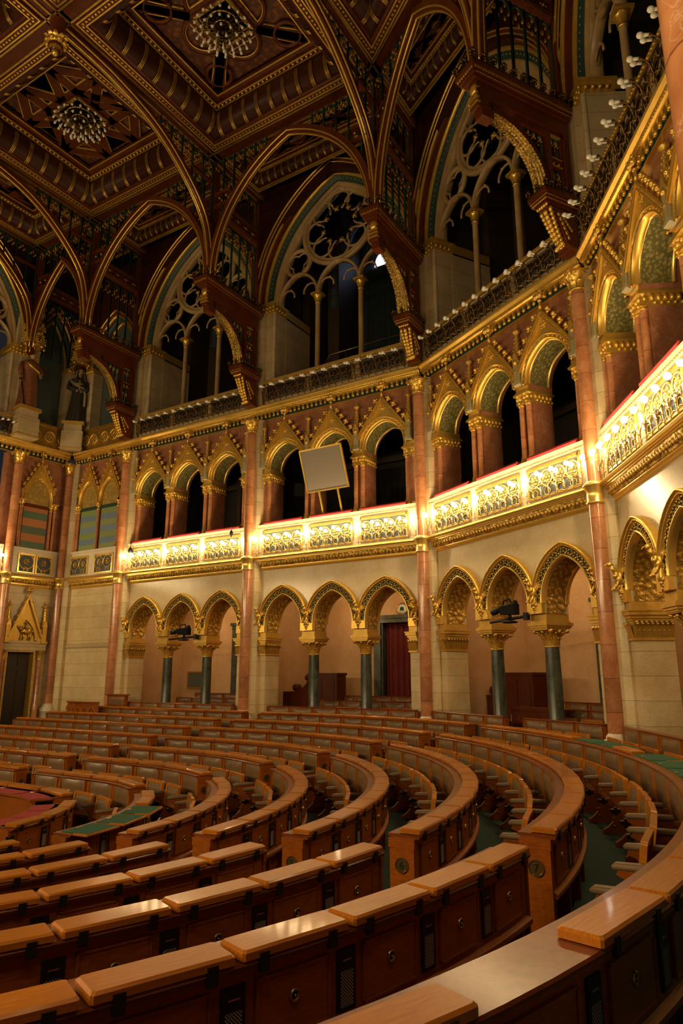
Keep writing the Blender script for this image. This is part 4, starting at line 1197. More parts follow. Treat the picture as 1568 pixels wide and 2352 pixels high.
# ------------------------------------------------------------------ rooms behind the arcades
def baypt(i,x,d):
    h,L=heading(i); return COLS[i][0]+cos(h)*x-sin(h)*d, COLS[i][1]+sin(h)*x+cos(h)*d
def f_curtain(w,z0,z1):
    def f(b):
        n=40; V=[];F=[]
        for j in range(n+1):
            xx=-w/2+w*j/n; yy=.07*sin(j*1.25)+.02*sin(j*3.1)
            V+= [(xx,yy,z0),(xx,yy*.8,z1)]
        for j in range(n): F.append((2*j,2*j+2,2*j+3,2*j+1))
        b.add(V,F,True)
    return f
for i in BAYS:
    h,L=heading(i); x,y=COLS[i]
    D=3.4
    b=MB(); b.m=0
    dx0,dx1=3.05,4.75
    b.box(-.3,dx0-.2,D,D+.3,ZF-.3,3.4); b.box(dx1+.2,L+.3,D,D+.3,ZF-.3,3.4); b.box(dx0-.2,dx1+.2,D,D+.3,1.95,3.4)
    b.box(-.15,.15,1.0,D,ZF-.3,3.4)
    b.m=1; b.box(-1.2,L+1.2,.95,D+.6,3.0,3.1)
    S('wall_arcade_rear',b.mesh('wall_rear',['plaster','plaster']),(x,y,0),h,'rose plaster wall behind %s'%BN[i],'wall')
    t=T('doorway','dark green marble doorway with red curtain behind %s'%BN[i],'doorway',(x+cos(h)*3.9-sin(h)*D,y+sin(h)*3.9+cos(h)*D,0),h,'curtained doorways')
    def fd(b):
        for s in (-1,1): b.box(s*.95-.13,s*.95+.13,-.06,.32,ZF,1.75); b.box(s*.80-.04,s*.80+.04,.0,.3,ZF,1.72)
        b.box(-1.10,1.10,-.06,.32,1.72,1.86); b.box(-1.16,1.16,-.10,.32,1.86,1.97)
    P('door_frame',ME('doorframe',fd,'green_granite'),t)
    P('curtain',ME('curtain',f_curtain(1.7,ZF,1.75),'curtain_red'),t,(.12,.22,0))
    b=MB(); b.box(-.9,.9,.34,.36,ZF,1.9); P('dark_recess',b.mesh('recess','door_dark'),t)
    # benches inside and between the columns
    path=lambda r,s,h=h,x=x,y=y: (x+cos(h)*s-sin(h)*r, y+sin(h)*s+cos(h)*r, h+pi/2)
    segs={2:[(.85,5.8)],3:[(.95,6.0)],4:[(.2,3.04),(3.68,5.9)],5:[(.25,L-.3)]}[i]
    for j,(a,c) in enumerate(segs):
        n=max(1,round((c-a)/.80))
        bench(7,a,c,0,n,'low leather-backed bench between the columns of %s'%(BN[i] if len(segs)==1 else BN[i]+(', left piece' if j==0 else ', right piece')),'benches between the columns',slim=True,r=.10,z=-.87,path=path)
    for j,(d,zt,a,c) in enumerate(((1.55,-.72,1.9,5.7),(2.45,-.60,1.95,5.4))):
        bench(7,a,c,0,5,'%s bench inside the arcade of %s'%(['front','rear'][j],BN[i]),'benches inside the arcade',slim=True,r=d,z=zt,path=path,seats=True)
    # upper room
    b=MB(); b.m=0
    b.box(-.3,L+.3,4.2,4.4,4.2,8.7); b.box(-.1,.1,1.0,4.2,4.2,8.7); b.box(-1.2,L+1.2,1.0,4.6,8.56,8.7); b.box(-1.2,L+1.2,.3,4.6,4.4,4.5)
    b.m=1
    b.box(2.2,2.4,4.05,4.2,4.5,8.5); b.box(4.6,4.8,4.05,4.2,4.5,8.5); b.box(-.3,L+.3,4.0,4.2,7.6,7.8)
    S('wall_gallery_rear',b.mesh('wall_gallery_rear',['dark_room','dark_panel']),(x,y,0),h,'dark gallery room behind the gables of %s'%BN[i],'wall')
    # top room behind the tracery
    b=MB(); b.m=0
    b.box(-.3,L+.3,5.2,5.4,9.1,19.5); b.box(-1.6,L+1.6,1.0,5.6,19.4,19.5); b.box(-.12,.12,1.0,5.2,9.1,19.5); b.box(-1.2,L+1.2,.4,5.6,9.0,9.12)
    b.m=1
    b.box(1.0,1.5,3.2,5.2,9.1,19.4); b.box(4.4,4.9,3.4,5.2,9.1,19.4); b.box(.2,.5,2.6,5.2,9.1,19.4)
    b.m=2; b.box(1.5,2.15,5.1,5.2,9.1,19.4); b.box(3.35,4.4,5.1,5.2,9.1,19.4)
    for xx in (1.25,4.65): b.tube([(xx,3.3,14.0),(xx,3.4,16.),(xx+.5,3.6,17.5),(xx+1.2,3.8,18.5)],.22,8)
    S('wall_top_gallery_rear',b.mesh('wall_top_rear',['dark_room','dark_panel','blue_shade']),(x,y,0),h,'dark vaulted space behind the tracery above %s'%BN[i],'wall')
    # high windows letting in daylight, dark curtains below
    for j,(xc,w,z0,z1) in enumerate(((2.55,.42,16.45,17.2),(-1.8,.16,16.6,17.9)) if i==3 else ((.18,.42,16.0,16.8),) if i==4 else ()):
        wx,wy=baypt(i,xc,5.0)
        t=S('window_%d'%(8+i*2+j),None,(wx,wy,0),h,'bright window high behind the tracery of %s'%BN[i]+(', narrow left one' if j==1 else ''),'window') or TOPS[-1]
        pts=[(-w,z0),(w,z0)]+[(xx,zz) for xx,zz in apts(0,w,z0+(z1-z0)*.25,z1,8)][::-1]
        b=MB(); b.prism(pts,0,.02); P('pane',b.mesh('pane','daylight'),TOPS[-1])
        b=MB()
        for k in range(len(pts)):
            p,q=pts[k],pts[(k+1)%len(pts)]; b.obox((p[0],-.01,p[1]),(q[0],-.01,q[1]),.06,.06)
        P('window_frame',b.mesh('paneframe','dark_panel'),TOPS[-1])
    if i in (3,4):
        O('dark_curtain',ME('topcurt',f_curtain(2.2,9.12,16.4),'curtain_green'),'tall dark green curtain hanging behind the tracery of %s'%BN[i],'curtain',(*baypt(i,2.9 if i==3 else 1.3,4.9),0),h,'tall dark curtains')
    if i in (3,4):
        t=T('brass_handrail','thin brass handrail behind the columns of the tracery above %s'%BN[i],'handrail',(x,y,0),h,'thin brass handrails')
        b=MB(); b.tube([(2.2,1.3,9.1),(2.2,1.3,10.75),(2.35,1.3,10.95),(5.4,1.3,10.95)],.022,6); P('top_rail',b.mesh('handrail','brass'),t)
        for xx in (3.0,4.2): b=MB(); b.tube([(xx,1.3,9.1),(xx,1.3,10.95)],.018,6); P('post',b.mesh('railpost','brass'),t)

# ---- props in the arcade
def stall(i,x0,d):
    t=T('wooden_stall','panelled wooden stall with scrolled side inside the arcade of %s'%BN[i],'stall',(*baypt(i,x0,d),0),heading(i)[0],'scrolled wooden stalls')
    b=MB(); b.box(-.55,.55,0,.5,ZF,-.56); b.box(-.58,.56,-.03,.53,-.58,-.53)
    for j in range(3): b.box(-.50+.36*j,-.22+.36*j,-.015,0,-1.2,-.68)
    P('low_front',ME('stalllow',lambda m:m.__dict__.update(b.__dict__),'dark_wood'),t)
    b2=MB(); b2.box(.55,1.65,0,.55,ZF,.0); b2.box(.52,1.68,-.03,.58,-.0,.07)
    for j in range(2): b2.box(.66+.48*j,1.06+.48*j,-.015,0,-1.1,-.12)
    P('tall_back',ME('stalltall',lambda m:m.__dict__.update(b2.__dict__),'dark_wood'),t)
    b3=MB(); b3.prism([(-.10,-.54),(.55,-.54),(.55,.02),(.42,.0),(.44,-.15),(.36,-.30),(.22,-.40),(.05,-.46),(-.05,-.46)],.1,.3)
    for cx,cz,r in ((-.06,-.40,.11),(.43,-.08,.10)): b3.tube([(cx,.08,cz),(cx,.32,cz)],r,12)
    P('scroll',ME('stallscroll',lambda m:m.__dict__.update(b3.__dict__),'dark_wood'),t)
stall(3,.62,1.9); stall(4,.35,1.9)
t=T('panel_box','low panelled wooden box behind the gap in the wall bench on the right','cabinet',(*baypt(4,3.0,.95),0),heading(4)[0])
b=MB(); b.box(-.75,.75,0,.35,ZF,-.80); b.box(-.78,.78,-.03,.38,-.82,-.76)
P('body',b.mesh('pbox','dark_wood'),t)
for j in range(3): b=MB(); b.box(-.68+.48*j,-.28+.48*j,-.015,0,-1.6,-.92); P('front_panel',b.mesh('pboxp','dark_wood'),t)
b=MB(); b.box(-.45,.45,-.02,.02,-.30,.30); b.m=1
for s in (-1,1): b.box(s*.45-.03,s*.45+.03,-.035,.0,-.33,.33); b.box(-.48,.48,-.035,.0,s*.30-.03,s*.30+.03)
O('wall_plaque',b.mesh('plaque',['plaque_green','gold_dim']),'square grey green plaque on the wall between the far left granite columns','plaque',(*baypt(2,1.05,3.36),-.19),heading(2)[0])
# round clock
t=T('wall_clock','small round white clock above the red curtain','clock',(*baypt(3,3.95,3.34),2.15),heading(3)[0])
def fcl(b): b.lathe([(.0,.0),(.15,.0),(.15,.03),(.19,.05),(.21,.03),(.21,0)],n=24)
m=ME('clockrim',fcl,'brass'); P('rim',m,t,(0,0,0),rot=(pi/2,0,0))
b=MB(); b.lathe([(0,.045),(.152,.045),(.152,.02)],n=24); P('face',b.mesh('clockface','lamp_white'),t,rot=(pi/2,0,0))
b=MB(); b.box(-.07,.07,-.055,-.048,-.06,.06); b.box(-.008,.008,-.062,-.05,-.01,.11); P('hands',b.mesh('clockhands','green_felt'),t)

def vcam(i,xc,z,label,flip):
    t=T('video_camera',label,'camera',(*baypt(i,xc,.15),z),heading(i)[0],'television cameras on arms')
    def arm(b):
        b.tube([(-.62,-.02,-.03),(-.1,0,0),(.55,.05,.04)],.035,8); b.lathe([(0,-.09),(.16,-.085),(.19,-.06),(.16,-.035),(0,-.03)],(.05,0,0),14); b.box(.50,.62,.0,.1,-.05,.12); b.tube([(.06,0,.0),(.06,0,.12)],.04,8)
    P('support_arm',ME('vcarm',arm,'black_metal'),t)
    def body(b):
        b.bbox(-.20,.16,-.10,.10,.12,.34,.03); b.bbox(.10,.30,-.11,.11,.10,.36,.03); b.tube([(-.22,0,.24),(-.40,-.02,.22)],.06,10); b.box(-.24,-.18,-.06,.06,.16,.32)
        b.tube([(-.16,0,.34),(-.14,0,.44),(.08,0,.47),(.14,0,.36)],.022,6); b.ball((.24,.02,.38),.06,8,5)
    P('body',ME('vcbody',body,'black_plastic'),t)
    def lens(b): b.lathe([(.055,0),(.075,.02),(.08,.16),(.065,.18),(.05,.16)],n=14)
    P('lens_hood',ME('vclens',lens,'black_metal'),t,(-.36,-.015,.22),rot=(0,-pi/2-.08,0))
vcam(2,3.35,1.24,'black television camera on an arm in the far left bay',0)
vcam(4,3.22,1.26,'black television camera on an arm in the second bay from the right',0)
# grey board on two poles
h=heading(3)[0]
t=T('display_board','blank grey board in a thin gilt frame on two poles, leaning out of the gallery','board',(*baypt(3,3.18,.22),4.88),h)
def fbd(b): b.box(-.74,.74,-.015,.015,.80,2.08)
tl=(radians(10),0,0)
P('panel',ME('bdpanel',fbd,'board_grey'),t,rot=(radians(21),0,0))
def fbf(b):
    for s in (-1,1): b.box(s*.755-.022,s*.755+.022,-.03,.03,.76,2.12)
    for z in (.78,2.10): b.box(-.775,.775,-.03,.03,z-.022,z+.022)
P('frame',ME('bdframe',fbf,'gold'),t,rot=(radians(21),0,0))
for s in (-.33,.36):
    b=MB(); b.box(s-.022,s+.022,-.03,.02,-.05,.82); P('pole',b.mesh('bdpole','gold'),t,rot=(radians(21),0,0))
t=T('loudspeaker','black loudspeaker on a tall stand behind the gallery left of the grey board','speaker',(*baypt(3,1.2,1.2),4.5),h)
b=MB(); b.bbox(-.24,.24,-.16,.16,1.40,1.84,.03); P('cabinet',b.mesh('spk','black_plastic'),t,rot=(radians(12),radians(8),radians(15)))
b=MB(); b.tube([(.18,0,0),(.18,0,1.45)],.025,8); P('pole',b.mesh('spkpole','black_metal'),t)
b=MB(); b.lathe([(.22,0),(.22,.02),(.03,.05)],(.18,0,0),12); P('stand_foot',b.mesh('spkfoot','black_metal'),t)
# small devices hanging from the velvet rail
for i,xx,zz,lab in ((2,5.48,4.66,'small grey pendant sensor hanging from the velvet rail, right end of the far left bay'),(2,.55,4.53,'black dome camera hanging left of the far left lamp row')):
    t=T('dome_camera' if 'dome' in lab else 'pendant_sensor',lab,'camera' if 'dome' in lab else 'sensor',(*baypt(i,xx,.02),zz),heading(i)[0])
    b=MB(); b.lathe([(.0,-.20),(.04,-.10),(.09,-.02),(.09,.02),(.05,.10),(.015,.16)],n=12); P('housing',b.mesh('domeh','black_plastic'),t,sc=(1,1,1) if 'dome' in lab else (.7,.7,.8))
    b=MB(); b.tube([(0,0,.14),(0,0,.33),(0,.12,.36)],.012,5); P('hanger',b.mesh('domeb','black_metal'),t)
# ceiling spots inside the arcade, lit
for i,xx,zz,lab in ((4,4.55,2.44,'small bright spotlight under the rightmost arch of the second bay from the right'),(2,4.55,2.41,'small bright spotlight under the right arch of the far left bay')):
    px,py=baypt(i,xx,1.2)
    t=T('spotlight',lab,'spotlight',(px,py,zz),heading(i)[0],'small spotlights under the arcade')
    b=MB(); b.lathe([(.05,.0),(.06,.03),(.06,.10),(.02,.13)],n=12); b.tube([(0,0,.12),(0,0,.5)],.012,5); P('housing',b.mesh('spoth','lamp_white'),t)
    b=MB(); b.ball((0,0,0),.05,10,6); P('bulb',b.mesh('spotb','spot_lit'),t)
# ------------------------------------------------------------------ the room corner: end wall with the dark door, and the blank bay beside it
def ubox(m,name,i,boxes,label=None,cat=None,st=True):
    b=MB()
    for q in boxes: b.box(*q)
    h,L=heading(i); x,y=COLS[i]
    return S(name,b.mesh(name,m),(x,y,0),h,label,cat)
h1,L1=heading(1); h0,L0=heading(0)
ubox('limestone_block','wall_corner_right',1,[(0,L1,.30,.7,ZF-.3,3.4)],'plain pale limestone wall right of the corner column','wall')
ubox('limestone_upper','trim_string_course',1,[(0,L1,.25,.32,1.03,1.10),(0,L1,.27,.32,1.10,1.20)])
ubox('red_marble_panel','wall_corner_gallery_right',1,[(0,L1,.30,.7,3.4,8.56)])
ubox('slate','wall_corner_niche_right',1,[(0,L1,.75,.9,9.1,17.5)],'blue grey blind niche right of the dark statue','wall')
ubox('limestone_block','wall_corner_end',0,[(-.3,.42,.30,.7,ZF-.3,3.4),(1.58,L0,.30,.7,ZF-.3,3.4),(.42,1.58,.30,.7,.88,3.4)],'pale limestone end wall around the dark door','wall')
ubox('red_marble_panel','wall_corner_gallery_end',0,[(-.3,L0,.30,.7,3.4,8.56)])
ubox('slate','wall_corner_niche_end',0,[(-.3,L0+.9,.75,.9,9.1,17.5)],'blue grey blind niche between the two statues','wall')
for i,L in ((0,L0),(1,L1)):
    x,y=COLS[i]; h=heading(i)[0]
    S('trim_corner_cornice',cornice(L).mesh('ccornice',['gold_bright','gold_relief','gold_matt']),(x,y,0),h)
    S('trim_corner_frieze',frieze(L).mesh('cfrieze',['frieze_green','gold']),(x,y,0),h)
    nm='right' if i else 'left'
    t=T('corner_parapet','stone parapet with gilded roundels, %s of the corner column'%nm,'parapet',(x,y,0),h,'corner parapets')
    b=MB(); b.box(.1,L-.1,.18,.32,3.8,4.74); b.box(.05,L-.05,.14,.32,4.74,4.83); P('stone_body',b.mesh('cpar','parapet_stone'),t)
    for c,w in (((.86,1.0),(2.29,1.0)) if i else ((.80,.62),(1.52,.62))):
        n=2 if w>.8 else 1
        P('roundel_panel',ME('cpan%d'%n,lambda b,w=w,n=n:f_parapanel(b,w,n),['panel_dark','gold_bright','gold']),t,(c,.04,.0))
    t=T('top_parapet','upper stone parapet with gilded quatrefoil roundels, %s of the corner statue'%nm,'parapet',(x,y,0),h,'upper corner parapets')
    b=MB(); b.box(.1,L-.1,.22,.75,9.1,9.96); b.box(.1,L-.1,.17,.75,9.96,10.05); P('stone_body',b.mesh('ctop','gold_dim'),t)
    def frd(b):
        b.m=0; b.tube([(.22*cos(2*pi*k/18),.20,.22*sin(2*pi*k/18)) for k in range(18)],.032,6,True)
        for k in range(4): b.tube([(.12*cos(k*pi/2+.79)+.075*cos(2*pi*q/8),.21,.12*sin(k*pi/2+.79)+.075*sin(2*pi*q/8)) for q in range(8)],.016,4,True)
        b.m=1; b.add([(.21*cos(2*pi*k/16),.216,.21*sin(2*pi*k/16)) for k in range(16)],[tuple(range(16))],False)
    m=ME('roundel',lambda b:[frd(b)],['gold','dark_wood'])
    for c in ((.55,1.02,1.7,2.25,2.8) if i else (.62,1.25,1.85)): P('roundel',m,t,(c,.01,9.55))
    # painted blind arches with gables
    for j,c in enumerate((1.08,2.31) if i else (1.02,)):
        w=('left' if j==0 else 'right')+' one of a pair' if i else 'above the dark door'
        gable(i,c,'gilded gable over a painted blind arch, %s'%w,False)
        TOPS[-1].scale=(.70 if i else .72,1,1)
        t=T('painted_panel','painted niche with %s stripes under a gilded gable, %s'%('blue and green' if i else 'orange and green',w),'panel',(x+cos(h)*c,y+sin(h)*c,4.83),h,'painted niche panels')
        b=MB(); b.box(-.50,.50,.27,.29,.0,1.70); P('striped_field',b.mesh('stripes','stripe_cool' if i else 'stripe_warm'),t)
        b=MB(); b.box(-.50,.50,.262,.285,1.78,2.85); P('gold_lunette',b.mesh('lun','painted_gold'),t)
        b=MB(); b.box(-.52,.52,.25,.285,1.66,1.80); P('band',b.mesh('lband','frieze_green' if i else 'dark_wood'),t)
    for j,c in enumerate((.38,.52,1.70,2.86,3.0) if i else (.40,1.62,1.78)):
        t=T('wall_colonnette','slim red marble colonnette by the painted niches, %s'%(['first','second','third','fourth','fifth'][j]+(' right of the corner' if i else ' above the door')),'colonnette',(x+cos(h)*c-sin(h)*.22,y+sin(h)*c+cos(h)*.22,4.83),h,'slim corner colonnettes')
        P('shaft',ME('ccol',lambda b:b.lathe([(.085,0),(.085,.04),(.06,.10),(.058,1.62)],n=10),'red_marble'),t)
        def fcc(b):
            b.lathe([(.06,1.60),(.08,1.62),(.065,1.65),(.075,1.78),(.11,1.86)],n=10); b.box(-.12,.12,-.1,.1,1.86,1.94)
            for k in range(6): b.ball((.085*cos(k*pi/3),.085*sin(k*pi/3),1.78),.035,5,4)
        P('capital',ME('ccc',fcc,'gold'),t)
    # niche arch
    xc,hw=(1.75,1.15) if i else (1.08,.72)
    t=T('niche_arch','pointed gilt and wood arch of the blind niche %s'%('right of the dark statue' if i else 'between the statues'),'arch',(x+cos(h)*xc,y+sin(h)*xc,0),h,'niche arches')
    k=hw/1.0
    b=MB(); b.arch(0,hw,12.8,14.8,[(.0,.74),(-.02,.62),(.05,.55),(.10,.60)],12); P('gilt_moulding',b.mesh('nicheg','gold_dim'),t)
    b=MB(); b.arch(0,hw,12.8,14.8,[(.10,.60),(.12,.45),(.20,.42)],12); P('green_band',b.mesh('nichegr','frieze_green'),t)
    b=MB(); b.arch(0,hw,12.8,14.8,[(.20,.42),(.22,.28),(.28,.25),(.34,.20),(.40,.2),(.42,.5)],12); P('wooden_arch',b.mesh('nichew','dark_wood'),t)
    b=MB(); b.arch(0,hw,12.8,14.8,[(.21,.36),(.20,.26),(.24,.26)],12); b.arch(0,hw,12.8,14.8,[(.38,.2),(.40,.15),(.43,.2)],12); P('gilt_beads',b.mesh('nicheb','gold'),t)
    for s in (-1,1):
        b=MB(); b.box(min(s*hw,s*(hw+.52)),max(s*hw,s*(hw+.52)),.25,.75,9.1,12.8); J=P('jamb',b.mesh('nichej','limestone_upper'),t); b=MB()
        b.box(s*(hw+.22)-.26,s*(hw+.22)+.26,.2,.76,12.62,12.82)
        for q in range(5): b.ball((s*(hw+.02+.1*q),.2,12.70),.07,6,4)
        P('jamb_capital',b.mesh('nichec','gold_matt'),J)
    b=MB(); wall_open(b,-1.2 if not i else -1.8,1.2 if not i else 1.7,12.8,17.3,.26,.74,[(0,hw+.40,12.8,15.3)],12.8); P('spandrel',b.mesh('nichesp','ceiling_dark'),t)
# door
x,y=COLS[0]
t=S('door_1',None,(x,y,0),h0,'tall dark wooden door under a gilded gable at the far left','door') or TOPS[-1]
t=TOPS[-1]
b=MB(); b.box(.42,1.58,.55,.6,ZF,.9)
for c in (.72,1.28):
    for z0,z1 in ((-1.7,-1.0),(-.85,.2),(.3,.75)): b.box(c-.2,c+.2,.53,.56,z0,z1)
P('door_leaf',b.mesh('doorleaf','door_dark'),t)
b=MB()
for s in (.46,1.55): b.box(s-.035,s+.035,.22,.6,ZF,.88)
b.box(.42,1.59,.22,.6,.86,.92); P('door_frame',b.mesh('doorfr','gold_matt'),t)
b=MB()
for q in range(32):
    for s in (.46,1.55): b.ball((s,.21,-1.7+.08*q),.025,5,3)
P('bead_row',b.mesh('doorbead','gold'),t)
b=MB(); b.box(.30,1.95,.16,.32,.92,1.22); b.box(.26,1.98,.13,.32,1.18,1.27); P('lintel',b.mesh('doorlint','limestone_upper'),t)
for s in (.30,1.76):
    q=P('colonnette',ME('dcol',lambda b:b.lathe([(.11,ZF),(.11,-1.1),(.085,-1.0),(.08,.62)],n=12),'red_marble'),t,(s,.22,0))
    def fdc(b):
        b.lathe([(.08,.55),(.10,.58),(.085,.62),(.10,.82),(.16,.93)],n=10); leafring(b,6,.09,.62,.25,.08,.05)
    P('capital',ME('dcap',fdc,'gold'),q)
t2=T('door_gable','gilded gable with a relief of a rider on horseback above the dark door','gable',(x+cos(h0)*1.05,y+sin(h0)*1.05,1.27),h0)
b=MB()
V=[];F=[];arc=[(-.58,.0)]+apts(0,.42,.05,.80,8)+[(.58,.0)]
for xx,zz in arc: V+=[(xx,.18,min(zz,1.56-2.2*abs(xx))),(xx,.18,1.62-2.2*abs(xx)+.0),(xx,.3,1.62-2.2*abs(xx))]
for q in range(len(arc)-1): a=3*q; c=a+3; F+=[(a,c,c+1,a+1),(a+1,c+1,c+2,a+2)]
b.add(V,F,False)
for s in (-1,1): b.obox((s*.66,.15,.12),(0,.15,1.68),.14,.07); b.box(s*.60-.08,s*.60+.08,.16,.3,0,.3)
P('panel',b.mesh('dgable','gold_matt'),t2)
b=MB(); b.box(-.44,.44,.24,.28,0,.82); P('ground',b.mesh('dground','gold_matt'),t2)
b=MB()
b.ball((.02,.20,.36),.16,10,6,(1.25,.35,.75)); b.ball((.17,.20,.38),.12,8,5,(1,.4,.95)); b.tube([(-.13,.20,.40),(-.22,.19,.52)],.075,7,r2=.05); b.ball((-.27,.19,.53),.07,7,5,(1.25,.5,.7))
for a,c,d in ((-.10,-.14,-.17),(-.06,-.02,-.07),(.14,.18,.14),(.19,.25,.22)): b.tube([(a,.20,.30),(c,.19,.16),(d,.20,.02)],.035,6,r2=.02)
b.tube([(.27,.2,.42),(.34,.2,.36),(.34,.2,.22)],.035,6,r2=.015)
b.ball((.05,.18,.54),.085,8,6,(.8,.6,1.4)); b.ball((.03,.17,.69),.05,8,6); b.tube([(.02,.16,.58),(-.08,.15,.52),(-.14,.15,.50)],.03,6); b.tube([(.05,.15,.46),(.0,.14,.34),(.02,.14,.24)],.04,6,r2=.025)
P('rider_relief',b.mesh('rider','gold_dim'),t2)
for s in (-1,1):
    for q in range(5): P('crocket',ME('crocket',f_crocket,'gold'),t2,(s*.62*(1-(.1+.19*q)),.14,.22+1.40*(.1+.19*q)),rot=(0,s*radians(35),0))
P('finial',ME('finial',f_finial,'gold'),t2,(0,.12,1.62))
for s in (.36,1.80): O('door_pinnacle',ME('dpinn',f_pinn,['gold_matt','gold']),'gilded pinnacle %s the gable of the dark door'%('left of' if s<1 else 'right of'),'pinnacle',(x+cos(h0)*s,y+sin(h0)*s,-5.6),h0,'gilded door pinnacles')
# bay left of the end wall column, only its edge shows
COLS.append((COLS[0][0]-6.25*cos(h0),COLS[0][1]-6.25*sin(h0))); COLS.append(COLS[0])
BN[8]='the end wall at the left edge'
window(8); upper_rail(8); gallery_front(8)
S('trim_gallery_frieze',frieze(6.25,3.).mesh('frieze8',['frieze_green','gold']),(*COLS[8],0),h0)

# ------------------------------------------------------------------ painted statues on pedestals under canopies
def f_robe(b,fold=7,sway=.04):
    V=[];F=[];n=36
    prof=[(.40,.00,.32),(.39,.06,.32),(.36,.35,.29),(.33,.8,.27),(.30,1.15,.24),(.27,1.38,.21),(.285,1.6,.21),(.33,1.80,.22),(.36,1.92,.21),(.28,2.02,.17),(.13,2.08,.11),(.09,2.12,.09)]
    for i,(rx,z,ry) in enumerate(prof):
        am=.10*max(0,1-z/1.9)
        for k in range(n):
            t=2*pi*k/n; f=1+am*sin(fold*t+z*.8)+am*.5*sin(2.3*fold*t+1)
            V.append((rx*f*cos(t)+sway*sin(z*1.5),ry*f*sin(t),z))
    for i in range(len(prof)-1):
        for k in range(n): l=(k+1)%n; F.append((i*n+k,i*n+l,(i+1)*n+l,(i+1)*n+k))
    F.append(tuple(range(n-1,-1,-1))); b.add(V,F,True)
def f_head(b):
    # neck, skull with brow, nose, lips, chin and ears ; faces -y
    b.lathe([(.085,2.06),(.075,2.14),(.08,2.2)],(.04,0,0),12)
    b.ball((.04,-.005,2.34),.145,16,12,(.82,.95,1.12)); b.ball((.04,-.05,2.26),.085,12,8,(.9,.9,.95))
    b.ball((.04,-.125,2.335),.03,8,6,(.7,1.1,1.3)); b.tube([(.04,-.125,2.38),(.04,-.155,2.32)],.016,6)
    for s in (-1,1): b.ball((.04+s*.05,-.118,2.375),.022,8,6,(1,.6,.7)); b.ball((.04+s*.12,.0,2.34),.03,8,6,(.4,.8,1.3)); b.ball((.04+s*.05,-.122,2.40),.03,8,4,(1.1,.5,.3))
    b.ball((.04,-.125,2.275),.03,8,6,(1.2,.5,.35)); b.ball((.04,-.105,2.22),.035,8,6)
def hand(b,p,d,side):
    # palm and five bent fingers ; d = pointing direction in the xz plane sign
    b.ball(p,.05,8,6,(.8,.55,1.0))
    for k in range(4):
        o=(p[0]+(k-1.5)*.024,p[1]-.02,p[2]-.03*d)
        L=(.065,.078,.074,.058)[k]
        b.tube([o,(o[0],o[1]-.025,o[2]-L*.5*d),(o[0],o[1]-.01,o[2]-L*d)],.0125,5,r2=.009)
    b.tube([(p[0]+side*.04,p[1]-.01,p[2]),(p[0]+side*.062,p[1]-.04,p[2]-.02*d),(p[0]+side*.05,p[1]-.06,p[2]-.05*d)],.014,5,r2=.010)
def statue(loc,rz,name,label,robe,kind):
    t=T(name,label,'statue',loc,rz)
    P('robe',ME('robe_%s'%robe,lambda b:f_robe(b,7 if kind=='man' else 9),robe),t)
    b=MB(); f_head(b)
    if kind=='man': hand(b,(-.36,-.16,1.12),1,1); hand(b,(.36,-.16,1.45),1,-1)
    else: hand(b,(-.05,-.30,1.42),1,1); hand(b,(.12,-.30,1.42),1,-1)
    P('head_and_hands',b.mesh('stathead','skin_paint'),t)
    b=MB()
    if kind=='man': b.tube([(-.30,0,1.90),(-.40,-.02,1.55),(-.37,-.13,1.20)],.11,9,r2=.075); b.tube([(.36,0,1.90),(.43,-.02,1.62),(.37,-.13,1.50)],.11,9,r2=.075)
    else: b.tube([(-.30,0,1.90),(-.38,-.06,1.58),(-.10,-.26,1.44)],.11,9,r2=.085); b.tube([(.34,0,1.90),(.40,-.06,1.58),(.16,-.26,1.44)],.11,9,r2=.085)
    P('sleeves',b.mesh('sleeves',robe),t)
    if kind=='man':
        b=MB(); b.ball((.04,.03,2.38),.155,12,8,(.86,.95,1.0)); b.ball((.04,.06,2.28),.12,10,6,(.95,.7,1)); P('hair',b.mesh('hair','robe_dark'),t)
        b=MB(); b.obox((-.37,-.19,1.16),(-.20,-.30,.06),.05,.02,(0,1,0)); b.obox((-.47,-.18,1.10),(-.27,-.20,1.14),.03,.03); b.tube([(-.37,-.18,1.12),(-.395,-.17,1.30)],.02,6); b.ball((-.40,-.17,1.32),.035,6,4); P('sword',b.mesh('sword','bronze_dark'),t)
        b=MB(); b.tube([(-.25,-.14,1.95),(.0,-.22,1.74),(.26,-.2,1.6),(.34,-.1,1.5)],.06,8); P('sash',b.mesh('sash','gold_dim'),t)
    else:
        V=[];F=[];n=20
        b=MB()
        for i,(r,z) in enumerate(((.165,2.44),(.185,2.34),(.20,2.2),(.24,2.05),(.31,1.9))):
            for k in range(n+1):
                a=radians(-50+280*k/n); V.append((.04+r*cos(a),r*.9*sin(a)+.01,z))
        for i in range(4):
            for k in range(n): a=i*(n+1)+k; F.append((a,a+1,a+n+2,a+n+1))
        b.add(V,F,True); b.ball((.04,.02,2.42),.165,12,6,(1,1,.6)); P('veil',b.mesh('veil','veil_paint'),t)
        b=MB(); b.box(.02,.06,-.36,-.33,1.42,1.86); b.box(-.09,.17,-.36,-.33,1.68,1.72); P('cross',b.mesh('cross','gold_bright'),t)
        b=MB(); b.tube([(-.32,-.08,1.88),(-.1,-.22,1.70),(.20,-.24,1.55),(.30,-.20,1.30),(.30,-.24,.75)],.07,8,r2=.05); P('scarf',b.mesh('scarf','veil_paint'),t)
